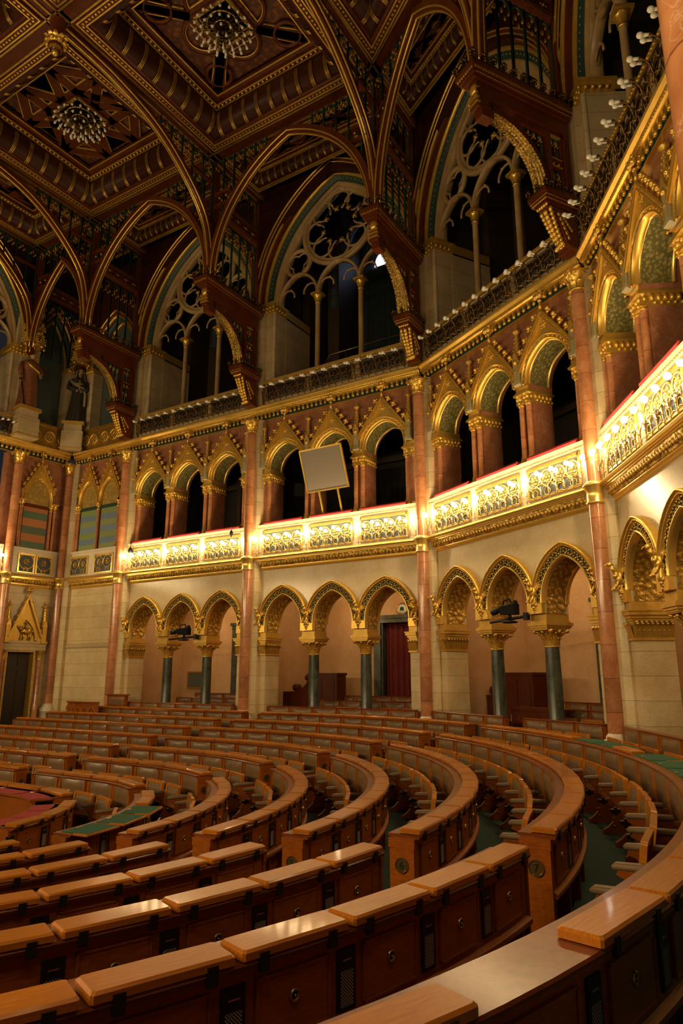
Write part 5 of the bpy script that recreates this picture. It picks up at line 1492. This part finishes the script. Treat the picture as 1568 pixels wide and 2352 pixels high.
def f_canopy(b):
    for z0,r,z1 in ((0,.42,.55),(.60,.36,1.05)):
        b.lathe([(r*.75,z0),(r,z0+.05),(r*.98,z0+.10),(r*.92,z1-.08),(r*1.02,z1-.03),(r*.9,z1)],n=8,smooth=False)
        for k in range(8):
            t=2*pi*(k+.5)/8; c,s=cos(t),sin(t)
            V=[(c*r*1.04-s*.15,s*r*1.04+c*.15,z0+.08),(c*r*1.04+s*.15,s*r*1.04-c*.15,z0+.08),(c*r*1.08,s*r*1.08,z1-.02)]
            b.add(V,[(0,1,2)],False)
            for q in range(4):
                for sg in (-1,1): b.ball((c*r*1.08+sg*s*.15*(1-q/4),s*r*1.08-sg*c*.15*(1-q/4),z0+.12+(z1-z0-.14)*q/4),.03,5,3)
            b.ball((c*r*1.0,s*r*1.0,z0-.02),.06,6,4)
    b.lathe([(.30,1.05),(.26,1.3),(.30,1.42),(.33,1.46),(.2,1.5)],n=8,smooth=False)
    for k in range(10): t=2*pi*k/10; b.ball((.31*cos(t),.31*sin(t),1.52),.045,5,4); b.ball((.31*cos(t),.31*sin(t),1.60),.03,5,4)
for i,kind,robe,lab in ((0,'man','robe_red','painted statue of a man in a red robe leaning on a sword, far left'),(1,'woman','robe_dark','painted statue of a veiled woman in dark robes holding a gold cross, in the corner')):
    x,y=COLS[i]; rz=atan2(-y,-x)+pi/2 if i else atan2(-y,-x)+pi/2+.35
    d=heading(0)[0]+pi/2 if i==0 else (heading(0)[0]+heading(1)[0])/2+pi/2
    sx,sy=x+cos(d)*(-.05),y+sin(d)*(-.05)
    w=['left','corner'][i]
    b=MB(); b.box(-.42,.42,-.38,.5,9.05,9.9); b.box(-.36,.36,-.34,.5,9.9,10.18); b.m=1; b.box(-.44,.44,-.42,.5,10.18,10.32); b.box(-.46,.46,-.42,.5,9.10,9.16)
    O('statue_pedestal',b.mesh('pedestal',['limestone_upper','gold_matt']),'stone pedestal with gilt rim under the %s'%('statue in the red robe' if i==0 else 'dark statue with the cross'),'pedestal',(sx,sy,0),d-pi/2,'statue pedestals')
    S('wall_statue_pier',None) if 0 else None
    b=MB(); b.box(-.5,.5,.35,.8,9.1,15.5); S('wall_statue_pier',b.mesh('spier','limestone_upper'),(sx,sy,0),d-pi/2)
    statue((sx,sy,10.32),rz,'statue',lab,robe,kind)
    O('statue_canopy',ME('canopy',f_canopy,'gold'),'gilded tower canopy above the %s'%('statue in the red robe' if i==0 else 'dark statue with the cross'),'canopy',(sx,sy,12.98),d,'gilded statue canopies')
# stenographers' desk in front of the blank wall
px,py=baypt(1,3.0,-1.1)
t=T('reporters_desk','curved wooden desk with blind arches along its front, before the blank corner wall','desk',(px,py,-1.92),h1)
b=MB(); st=[]
for q in range(13):
    a=radians(200+110*q/12); st.append((1.35*cos(a)*.95,1.0+1.0*sin(a)*.9,cos(a),sin(a)))
b.sweep([(-.12,0),(-.12,.98),(0,.98),(0,0)],st); b.sweep([(-.2,.98),(-.2,1.02),(.05,1.02),(.05,.98)],st)
P('body',b.mesh('repdesk','bench_wood'),t)
for q in range(8):
    a=radians(205+100*(q+.5)/8); c,s=cos(a),sin(a)
    b=MB(); p=apts(0,.12,.62,.80,5); p=[(-.12,.35)]+p+[(.12,.35)]
    for k in range(len(p)-1): b.obox((0,p[k][0],p[k][1]),(0,p[k+1][0],p[k+1][1]),.03,.03,(1,0,0))
    P('blind_arch',ME('blarch',lambda m:m.__dict__.update(b.__dict__),'seat_wood'),t,(1.35*c*.95+c*.01,1.0+.9*s+s*.01,.05),a)
b=MB(); b.box(.55,1.5,.9,1.0,0,1.22); b.box(.5,1.55,.86,1.04,1.22,1.27); P('chair_back',b.mesh('repback','bench_wood'),t)
b=MB(); puff(b,-.4,.4,.85,1.18,0,.05); P('back_cushion',b.mesh('repcush','leather'),t,(1.03,.89,0),pi/2)
# ------------------------------------------------------------------ coffered wooden ceiling
ZC=17.2
CR={i:COLS[i] for i in range(8)}
RIBA[1]=57.9+180
def Q(i,e):
    x,y=CR[i]; a=radians(RIBA[i]); return (x+e*cos(a),y+e*sin(a))
def inset(poly,d):
    n=len(poly); out=[]
    A=sum(poly[i][0]*poly[(i+1)%n][1]-poly[(i+1)%n][0]*poly[i][1] for i in range(n))
    sg=1 if A>0 else -1; L=[]
    for i in range(n):
        p,q=poly[i],poly[(i+1)%n]; dx,dy=q[0]-p[0],q[1]-p[1]; l=hypot(dx,dy); nx,ny=-dy/l*sg,dx/l*sg
        L.append((p[0]+nx*d,p[1]+ny*d,dx,dy))
    for i in range(n):
        x1,y1,a1,b1=L[i-1]; x2,y2,a2,b2=L[i]; den=a1*b2-b1*a2
        t=((x2-x1)*b2-(y2-y1)*a2)/den; out.append((x1+a1*t,y1+b1*t))
    return out
def rings(b,poly,prof,smooth=False):
    R=[[(p[0],p[1],z) for p in inset(poly,d)] for d,z in prof]; n=len(poly)
    V=[p for r in R for p in r]; F=[]
    for j in range(len(R)-1):
        for k in range(n):
            l=(k+1)%n; F.append((j*n+k,j*n+l,(j+1)*n+l,(j+1)*n+k))
    b.add(V,F,smooth)
def edgeiter(poly,d,step):
    q=inset(poly,d); n=len(q)
    for i in range(n):
        a,c=q[i],q[(i+1)%n]; L=hypot(c[0]-a[0],c[1]-a[1]); m=max(1,int(L/step))
        for j in range(m): 
            f=(j+.5)/m; yield i,a[0]+(c[0]-a[0])*f,a[1]+(c[1]-a[1])*f,(c[0]-a[0])/L,(c[1]-a[1])/L
ROLL=[(.30,.06),(.34,.03),(.46,.10),(.56,.24),(.62,.42),(.63,.60),(.60,.76),(.62,.84)]
def coffer(poly,z0,label,s=1.,pattern=1,sub=True):
    c0=(sum(p[0] for p in poly)/len(poly),sum(p[1] for p in poly)/len(poly))
    t=S('ceiling_coffer',None,(c0[0],c0[1],z0),0,label,'ceiling') or TOPS[-1]
    t=TOPS[-1]
    pl=[(p[0]-c0[0],p[1]-c0[1]) for p in poly]
    A=sum(pl[i][0]*pl[(i+1)%4][1]-pl[(i+1)%4][0]*pl[i][1] for i in range(4)); sg=1 if A>0 else -1
    b=MB(); rings(b,pl,[(-.02,.35),(-.02,.0),(.22*s,.0),(.24*s,.05),(.30*s,.06*s)]); P('frame',b.mesh('cf_frame','ceiling_wood'),t)
    b=MB()
    for d in (.02,.20): rings(b,pl,[(d*s-.018,-.0),(d*s-.018,-.02),(d*s+.018,-.02),(d*s+.018,.0)])
    for i,x,y,dx,dy in edgeiter(pl,.11*s,.13*s): b.obox((x-dx*.03*s,y-dy*.03*s,-.012),(x+dx*.03*s,y+dy*.03*s,-.012),.05*s,.025)
    P('frame_beads',b.mesh('cf_beads','gold'),t)
    b=MB(); rings(b,pl,[(d*s,z*s) for d,z in ROLL],True); P('roll',b.mesh('cf_roll','ceiling_dark'),t)
    b=MB()
    for i,x,y,dx,dy in edgeiter(pl,.46*s,.52*s):
        nx,ny=-dy*sg,dx*sg; q=inset(pl,.46*s)
        for o in (-.045,0,.045):
            b.tube([(x+dx*o*s+nx*(d-.445)*s,y+dy*o*s+ny*(d-.445)*s,z*s-.03*s) for d,z in ROLL[1:-1]],.020*s,4)
    P('roll_bands',b.mesh('cf_bands','gold_dim'),t)
    b=MB(); rings(b,pl,[(.62*s,.84*s),(.66*s,.82*s),(.80*s,.82*s),(.82*s,.90*s),(1.02*s,.92*s),(1.02*s,1.02*s)]); P('inner_frame',b.mesh('cf_inner','ceiling_wood'),t)
    b=MB()
    for d,z in ((.655,.81),(.80,.81),(1.0,.905)): rings(b,pl,[(d*s-.02,z*s),(d*s-.02,z*s-.022),(d*s+.02,z*s-.022),(d*s+.02,z*s)])
    for i,x,y,dx,dy in edgeiter(pl,.73*s,.16*s): b.ball((x,y,.80*s),.05*s,5,3)
    P('inner_beads',b.mesh('cf_ibeads','gold'),t)
    zp=1.02*s; ip=inset(pl,1.02*s)
    b=MB(); b.add([(p[0],p[1],zp+.06) for p in ip],[(0,1,2,3) if sg<0 else (3,2,1,0)],False); P('panel',b.mesh('cf_panel','ceiling_red'),t)
    def uv(u,v,z):
        a=(1-u)*(1-v)/4; c=(1+u)*(1-v)/4; e=(1+u)*(1+v)/4; f=(1-u)*(1+v)/4
        return (ip[0][0]*a+ip[1][0]*c+ip[2][0]*e+ip[3][0]*f, ip[0][1]*a+ip[1][1]*c+ip[2][1]*e+ip[3][1]*f, z)
    w=.27*s; wb=MB(); gb=MB(); grn=MB()
    def strap(p,q,gold=True,ww=None):
        ww=ww or w
        A_,B_=uv(*p,zp),uv(*q,zp); wb.obox(A_,B_,ww,.10)
        if gold:
            L=hypot(B_[0]-A_[0],B_[1]-A_[1]); nx,ny=-(B_[1]-A_[1])/L,(B_[0]-A_[0])/L
            k=min(.18,.25*L)/L
            for sgn in (-1,1):
                o=sgn*(ww/2+.025)
                gb.obox(tuple(A_[i]+(B_[i]-A_[i])*k+(nx,ny,0)[i]*o for i in range(3)),tuple(B_[i]+(A_[i]-B_[i])*k+(nx,ny,0)[i]*o for i in range(3)),.035,.05)
    def poly_g(pts,z=None): grn.add([uv(u,v,zp+.045) for u,v in pts],[tuple(range(len(pts)))],False); grn.add([uv(u,v,zp+.045) for u,v in pts[::-1]],[tuple(range(len(pts)))],False)
    if pattern==0:
        for v in (-.45,.45): strap((-1,v),(1,v))
        for k in range(5):
            u=-1+.5*k; strap((u-.15,-1),(u+.35 if u+.35<1 else 1,1)) if k<4 else None; strap((u+.25 if u+.25<1 else 1,-1),(max(-1,u-.25),1))
    elif pattern==1:
        a=.40
        for q in (-a,a): strap((-1,q),(1,q)); strap((q,-1),(q,1))
        for su in (-1,1):
            for sv in (-1,1): strap((su*a,sv),(su,sv*a))
            strap((su,-a),(su*a,a),False); 
        for su in (-1,1):
            poly_g([(su*.45,-.36),(su*.95,-.36),(su*.95,.36),(su*.45,.36)]); poly_g([(-.36,su*.45),(.36,su*.45),(.36,su*.95),(-.36,su*.95)])
            for sv in (-1,1): strap((su*a,0),(su,sv*.4)); strap((0,su*a),(sv*.4,su))
    else:
        a=.38
        for q in (-a,a): strap((-a,q),(a,q)); strap((q,-a),(q,a))
        for su in (-1,1):
            strap((su,-1),(su*a,-a)); strap((su,1),(su*a,a)); strap((su*a,-a),(su,-.95),True); strap((-a,su*a),(-.95,su)); strap((a,su*a),(.95,su))
        def disc(cu,cv,r,a0,a1,mat):
            pts=[(cu+r*cos(a0+(a1-a0)*k/18),cv+r*sin(a0+(a1-a0)*k/18)) for k in range(19)]
            if mat: poly_g(pts)
            P3=[uv(u,v,zp-.0) for u,v in pts]; gb.tube(P3,.03,5)
            wb.tube([uv(cu+(u-cu)*1.1,cv+(v-cv)*1.1,zp) for u,v in pts],.07,5)
        for su in (-1,1):
            for sv in (-1,1): disc(su*.74,sv*.74,.20,0,2*pi,True)
            disc(su*a*1.12,0,.30,-pi/2 if su>0 else pi/2,pi/2 if su>0 else 3*pi/2,False); disc(0,su*a*1.12,.30,0 if su>0 else pi,pi if su>0 else 2*pi,False)
    P('strapwork',wb.mesh('cf_strap','ceiling_wood'),t); P('gilt_strips',gb.mesh('cf_gilt','gold'),t)
    if grn.v: P('green_panels',grn.mesh('cf_green','ceiling_green'),t)
    return t,uv,zp,c0
BK=[(1,'over the room corner'),(2,'over the far left bay'),(3,'over the grey board bay'),(4,'over the second bay from the right'),(5,'over the rightmost bay')]
PANEL={}
for i,nm in BK:
    j=i+1
    def quad(e0,e1,w=.36):
        p=[Q(i,e0),Q(j,e0),Q(j,e1),Q(i,e1)]
        # leave the beams free along the ribs
        def lerp(a,b,d): L=hypot(b[0]-a[0],b[1]-a[1]); return (a[0]+(b[0]-a[0])*d/L,a[1]+(b[1]-a[1])*d/L)
        return [lerp(p[0],p[1],w),lerp(p[1],p[0],w),lerp(p[2],p[3],w),lerp(p[3],p[2],w)]
    s=1. if i!=1 else .8
    coffer(quad(.50,2.25),ZC,'small coffer of the wooden ceiling, near the wall %s'%nm,.55*s,0)
    pat=2 if i in (3,) else 1
    PANEL[i]=coffer(quad(2.85,8.35),ZC,'large square coffer of the wooden ceiling %s'%nm,1.*s,pat)
    if i<4: coffer(quad(8.9,14.),ZC,'middle strip coffer of the wooden ceiling %s'%nm,1.,1)
# beams
def beams():
    for i in (1,2,3,4,5,6):
        b=MB(); g=MB()
        o=Q(i,4.)
        p,q=Q(i,-.2),Q(i,8.9 if i>4 else 14.4)
        L=hypot(q[0]-p[0],q[1]-p[1])
        b.obox((p[0]-o[0],p[1]-o[1],.30),(q[0]-o[0],q[1]-o[1],.30),.66,.50)
        nx,ny=-(q[1]-p[1])/L,(q[0]-p[0])/L
        for s in (-.22,0,.22): g.obox((p[0]-o[0]+nx*s,p[1]-o[1]+ny*s,.035),(q[0]-o[0]+nx*s,q[1]-o[1]+ny*s,.035),.05,.05)
        t=S('ceiling_beam',None,(o[0],o[1],ZC)) or TOPS[-1]; t=TOPS[-1]
        P('beam',b.mesh('beam','ceiling_wood'),t); P('gilt_beads',g.mesh('beamg','gold_dim'),t)
        if i<6:
            for e,w in ((2.55,.60),(8.62,.50)):
                if i==5 and e>8: continue
                p,q=Q(i,e),Q(i+1,e); o2=((p[0]+q[0])/2,(p[1]+q[1])/2); L=hypot(q[0]-p[0],q[1]-p[1]); nx,ny=-(q[1]-p[1])/L,(q[0]-p[0])/L
                b=MB(); g=MB(); b.obox((p[0]-o2[0],p[1]-o2[1],.30),(q[0]-o2[0],q[1]-o2[1],.30),w,.50)
                for s in (-.2,.2): g.obox((p[0]-o2[0]+nx*s,p[1]-o2[1]+ny*s,.035),(q[0]-o2[0]+nx*s,q[1]-o2[1]+ny*s,.035),.05,.05)
                S('ceiling_beam',None,(o2[0],o2[1],ZC)); t=TOPS[-1]
                P('beam',b.mesh('beam2','ceiling_wood'),t); P('gilt_beads',g.mesh('beam2g','gold_dim'),t)
beams()
b=MB(); b.box(-30,8,-2,36,19.6,19.8); S('ceiling',b.mesh('ceiling_top','ceiling_dark'))
# curved ribs
def ribbon(b,g,pts,lat):
    # lat: unit lateral vector (x,y) ; builds the wooden rib and its gilt rolls
    n=len(pts); prof=[(.13,-.12),(.14,.02),(.08,.06),(.075,.12),(-.075,.12),(-.08,.06),(-.14,.02),(-.13,-.12)]
    V=[];F=[];G={k:[] for k in range(3)}
    for i,p in enumerate(pts):
        a=pts[max(0,i-1)]; c=pts[min(n-1,i+1)]; d=[c[k]-a[k] for k in range(3)]; L=sqrt(sum(x*x for x in d)); d=[x/L for x in d]
        l=(lat[0],lat[1],0); nn=(l[1]*d[2]-l[2]*d[1], l[2]*d[0]-l[0]*d[2], l[0]*d[1]-l[1]*d[0])
        for u,v in prof: V.append(tuple(p[k]+l[k]*u+nn[k]*v for k in range(3)))
        for q,(u,v) in enumerate(((-.120,.050),(0,.130),(.120,.050))): G[q].append(tuple(p[k]+l[k]*u+nn[k]*v for k in range(3)))
    m=len(prof)
    for i in range(n-1):
        for k in range(m): kk=(k+1)%m; F.append((i*m+k,i*m+kk,(i+1)*m+kk,(i+1)*m+k))
    b.add(V,F,False)
    for q in range(3): g.tube(G[q],.034 if q==1 else .028,5)
def smooth_path(pts,n=5):
    out=[]
    for i in range(len(pts)-1):
        p0=pts[max(0,i-1)];p1=pts[i];p2=pts[i+1];p3=pts[min(len(pts)-1,i+2)]
        for k in range(n):
            t=k/n; out.append(tuple(.5*((2*p1[c])+(-p0[c]+p2[c])*t+(2*p0[c]-5*p1[c]+4*p2[c]-p3[c])*t*t+(-p0[c]+3*p1[c]-3*p2[c]+p3[c])*t**3) for c in range(2)))
    return out+[pts[-1]]
RIB=smooth_path([(2.42,12.6),(2.44,13.5),(2.80,14.85),(3.86,15.95),(5.2,16.72),(6.9,17.08),(8.5,17.12)])
def ribz(e):
    for k in range(len(RIB)-1):
        if RIB[k][0]<=e<=RIB[k+1][0]: return RIB[k][1]+(RIB[k+1][1]-RIB[k][1])*(e-RIB[k][0])/max(1e-6,RIB[k+1][0]-RIB[k][0])
    return 17.1
def drop(b,p): b.ball(p,.045,6,4,(.8,.8,1.6)); 
RN={1:'in the room corner',2:'from the leftmost bracket',3:'from the second bracket',4:'from the bracket by the central window',5:'from the rightmost bracket',6:'beyond the rightmost bay'}
for i in (1,2,3,4,5):
    x,y=CR[i]; a=radians(RIBA[i])
    t=T('ceiling_rib','curved wooden roof rib with gilt rolls rising %s'%RN[i],'rib',(x,y,ZO*0),a,'curved roof ribs')
    b=MB(); g=MB(); ribbon(b,g,[(e,0,z) for e,z in RIB],(0,1)); P('rib',b.mesh('rib','dark_wood'),t); P('gilt_rolls',g.mesh('ribg','gold'),t)
    def fsp(b):
        b.m=0
        b.box(2.22,2.46,-.10,.10,12.6,ZC+.05); b.box(.0,.16,-.12,.12,12.6,ZC+.05)
        b.box(0,2.3,-.07,.07,15.35,15.47); b.box(0,2.3,-.07,.07,15.80,15.92); b.box(0,2.3,-.03,.03,15.45,15.82)
        b.box(2.4,3.5,-.06,.06,16.30,16.40) 
        b.m=1
        n=5
        for j in range(n):
            x0=.16+2.06*j/n; x1=.16+2.06*(j+1)/n
            lancet(b,x0,x1,12.7,15.2,.045); lancet(b,x0,x1,15.95,ZC-.05,.04)
        e=2.75
        while e<6.4:
            z=ribz(e)+.12
            if ZC-.05-z>.35: lancet(b,e-.24,e+.24,z,ZC-.02,.045)
            e+=.48
        b.m=2
        for j in range(n):
            xx=.16+2.06*(j+.5)/n
            for s in (-.06,.06): drop(b,(xx,s,14.95)); drop(b,(xx-.1,s,14.75)); drop(b,(xx+.1,s,14.75)); b.ball((xx,s,15.63),.055,6,4); b.ball((xx-.09,s,15.63),.03,5,3); b.ball((xx+.09,s,15.63),.03,5,3); drop(b,(xx,s,16.95))
        for s in (-.075,.075):
            for z in (15.37,15.45,15.82,15.90): b.box(.1,2.3,s-.006,s+.006,z-.012,z+.012)
        e=2.75
        while e<6.4:
            z=ribz(e)
            if ZC-z>.5:
                for s in (-.05,.05): drop(b,(e,s,ZC-.2)); drop(b,(e-.1,s,ZC-.3)); drop(b,(e+.1,s,ZC-.3))
            e+=.48
    P('tracery_screen',ME('ribscreen',fsp,['dark_wood','frieze_green','gold_dim']),t)
    if i==1: continue
for i in (1,2,3,4,5):
    p,q=Q(i,2.42),Q(i+1,2.42); L=hypot(q[0]-p[0],q[1]-p[1]); h=atan2(q[1]-p[1],q[0]-p[0])
    t=T('ceiling_arch','pointed wooden arch with gilt rolls between the brackets, %s'%dict(BK)[i],'arch',(p[0],p[1],0),h,'wooden arches between the brackets')
    pts=[(xx,0,zz) for xx,zz in apts(L/2,L/2-.10,12.8,16.98 if L>4 else 16.2,14)]
    b=MB(); g=MB(); ribbon(b,g,pts,(0,1)); P('arch',b.mesh('tiparch','dark_wood'),t); P('gilt_rolls',g.mesh('tiparchg','gold'),t)
    b=MB(); pz=sorted((xx,zz) for xx,_,zz in pts)
    def az(xx):
        for k in range(len(pz)-1):
            if pz[k][0]<=xx<=pz[k+1][0]: return pz[k][1]+(pz[k+1][1]-pz[k][1])*(xx-pz[k][0])/max(1e-6,pz[k+1][0]-pz[k][0])
        return 12.8
    n=max(6,int(L/.42)//2*2)
    for j in range(n):
        x0=L*j/n; x1=L*(j+1)/n; z=max(az(x0+.02),az(x1-.02))+.12; z=max(z,12.9)
        b.m=1
        if ZC-z>.3:
            lancet(b,x0,x1,min(z,ZC-.4),ZC-.02,.045)
            b.m=2
            for s in (-.05,.05): drop(b,((x0+x1)/2,s,ZC-.2)); drop(b,((x0+x1)/2-.09,s,ZC-.3)); drop(b,((x0+x1)/2+.09,s,ZC-.3))
    b.m=0
    for sx,x0 in ((1,.1),(-1,L-.1)):
        for zz in (15.35,15.80): 
            e=min(L/2,1.0); b.box(min(x0,x0+sx*e*.7),max(x0,x0+sx*e*.7),-.06,.06,zz,zz+.12)
        b.m=2
        for k in range(2): b.ball((x0+sx*(.25+.3*k),-.06,15.63),.055,6,4); b.ball((x0+sx*(.25+.3*k),.06,15.63),.055,6,4)
        b.m=0
    P('tracery_screen',b.mesh('tipscreen',['dark_wood','frieze_green','gold_dim']),t)
# crockets along the wall arches and dark panels over them
for i in BAYS:
    h,L=heading(i); x,y=COLS[i]
    b=MB(); wall_open(b,-.05,L+.05,13.0,ZC+1.0,-.02,.5,[(L/2,3.12,13.0,17.3)],13.0)
    S('wall_spandrel',b.mesh('wspandrel','ceiling_dark'),(x,y,0),h)
# chandeliers set in the wells of the two large coffers
def f_charm(b):
    # one radial arm: from the hub out and down to the bulb socket ; x outward
    b.tube([(.10,0,-.10),(.35,0,-.22),(.62,0,-.16),(.80,0,-.28)],.018,5); b.ball((.80,0,-.30),.035,6,4); b.tube([(.3,0,-.2),(.36,0,-.33),(.45,0,-.36)],.012,4)
def f_pear(b): b.lathe([(.02,.0),(.025,-.06),(.055,-.16),(.05,-.21),(.0,-.235)],n=8)
for i,lab in ((2,'round chandelier of pear shaped bulbs in the left ceiling coffer'),(3,'round chandelier of pear shaped bulbs in the top centre ceiling coffer')):
    tt,uv,zp,c0=PANEL[i]
    cx,cy=uv(0,0,0)[:2]
    zc=ZC+zp
    # the dark square well with its gilt frame
    b=MB(); g=MB(); dk=MB(); r=.36
    C4=[uv(-r,-r,0),uv(r,-r,0),uv(r,r,0),uv(-r,r,0)]
    for k in range(4):
        p,q=C4[k],C4[(k+1)%4]; b.obox((p[0],p[1],zp-.04),(q[0],q[1],zp-.04),.10,.12); g.obox((p[0]*.93,p[1]*.93,zp-.08),(q[0]*.93,q[1]*.93,zp-.08),.10,.05)
    dk.add([(p[0],p[1],zp+.02) for p in C4],[(0,1,2,3)],False); dk.add([(p[0],p[1],zp+.02) for p in C4],[(3,2,1,0)],False)
    P('well_frame',b.mesh('well','ceiling_wood'),tt); P('well_gilding',g.mesh('wellg','gold_relief'),tt); P('well_ground',dk.mesh('welld','dark_room'),tt)
    t=T('chandelier',lab,'chandelier',(c0[0]+cx,c0[1]+cy,zc),AX,'ceiling chandeliers'); t.scale=(.74,.74,.80)
    b=MB(); b.lathe([(0,-.55),(.06,-.5),(.10,-.42),(.05,-.36),(.14,-.25),(.22,-.12),(.12,0)],n=14); P('hub',b.mesh('chhub','bronze_dark'),t)
    b=MB(); b.tube([(.62*cos(2*pi*k/28),.62*sin(2*pi*k/28),-.16) for k in range(28)],.035,6,True); b.tube([(.36*cos(2*pi*k/20),.36*sin(2*pi*k/20),-.30) for k in range(20)],.03,6,True); P('ring',b.mesh('chring','gold_dim'),t)
    for ring_,(n,sc,dz) in enumerate(((20,1.25,.0),(16,.95,-.12),(10,.62,-.26),(5,.32,-.36))):
        for k in range(n):
            an=2*pi*(k+.5*(ring_%2))/n
            A_=P('arm',ME('charm',f_charm,'bronze_dark'),t,(0,0,dz),an,sc=(sc,1,1))
            P('bulb',ME('pear',f_pear,'bulb_white'),t,(.80*sc*cos(an),.80*sc*sin(an),dz-.30),rot=(0,-.55*(1 if sc>.5 else .4),an))
# pendant boss where the main beams cross
px,py=Q(3,8.62)
t=T('ceiling_boss','gilded pendant boss where two roof beams cross, top left','boss',(px,py,ZC),0)
b=MB(); b.lathe([(.0,-1.0),(.10,-.95),(.2,-.8),(.16,-.65),(.10,-.55),(.12,-.4),(.2,-.25),(.22,0)],n=12); P('stem',b.mesh('bossstem','dark_wood'),t)
b=MB(); leafring(b,8,.12,-.95,.25,.16,.08); leafring(b,10,.14,-.78,.22,.16,.07); [b.ball((.24*cos(k*pi/4),.24*sin(k*pi/4),-.72),.06,6,4) for k in range(8)]; b.ball((0,0,-1.0),.10,8,6); P('leaves',b.mesh('bossleaf','gold'),t)
WORLD=.012; EXPO=.95
def plight(x,y,z,e,r=.06,c=(1,.72,.36)):
    l=bpy.data.lights.new('lamp','POINT'); l.energy=e; l.color=c; l.shadow_soft_size=r
    o=bpy.data.objects.new('lamp',l); COL.objects.link(o); o.location=(x,y,z+ZO); return o
# lamps inside the arcade rooms
for i in BAYS:
    plight(*baypt(i,2.2,2.0),2.6,19,.1); plight(*baypt(i,4.8,2.0),2.6,19,.1)
# gallery lamps of the bays that lie outside the picture (the hall is symmetrical about its long axis)
def mirror(p):
    a=radians(-33.); u=(cos(a),sin(a)); dx,dy=p[0]-CX,p[1]-CY; k=dx*u[0]+dy*u[1]
    return CX+2*k*u[0]-dx, CY+2*k*u[1]-dy
for i,e in ((2,175),(3,175),(4,150),(8,175),(5,25),(6,7)):
    for x in (.7,1.9,3.1,4.3,5.5):
        q=baypt(6,x,-.12) if i==6 else mirror(baypt(i,x,-.12)); plight(q[0],q[1],4.35,e)
# ------------------------------------------------------------------ camera, lights, view
cam=bpy.data.cameras.new('camera'); co=bpy.data.objects.new('camera',cam); COL.objects.link(co)
cam.sensor_fit='VERTICAL'; cam.sensor_height=24.; cam.lens=FPX/2352*24.; cam.clip_start=.05; cam.clip_end=200
co.location=(0,0,ZO); co.rotation_euler=(pi/2+PITCH,0,0); SC.camera=co
for o in TOPS: o.location.z+=ZO
w=bpy.data.worlds.new('world'); SC.world=w; w.use_nodes=True
w.node_tree.nodes['Background'].inputs[0].default_value=(.5,.55,.65,1); w.node_tree.nodes['Background'].inputs[1].default_value=WORLD
SC.view_settings.view_transform='Standard'; SC.view_settings.look='None'; SC.view_settings.gamma=1.; SC.view_settings.exposure=EXPO
SC.view_settings.use_curve_mapping=False
cy=SC.cycles; cy.max_bounces=5; cy.diffuse_bounces=3; cy.glossy_bounces=3; cy.transmission_bounces=1; cy.transparent_max_bounces=4
cy.caustics_reflective=False; cy.caustics_refractive=False; cy.sample_clamp_indirect=4.; cy.blur_glossy=.6
cy.use_denoising=True; cy.use_adaptive_sampling=True; cy.adaptive_threshold=.03
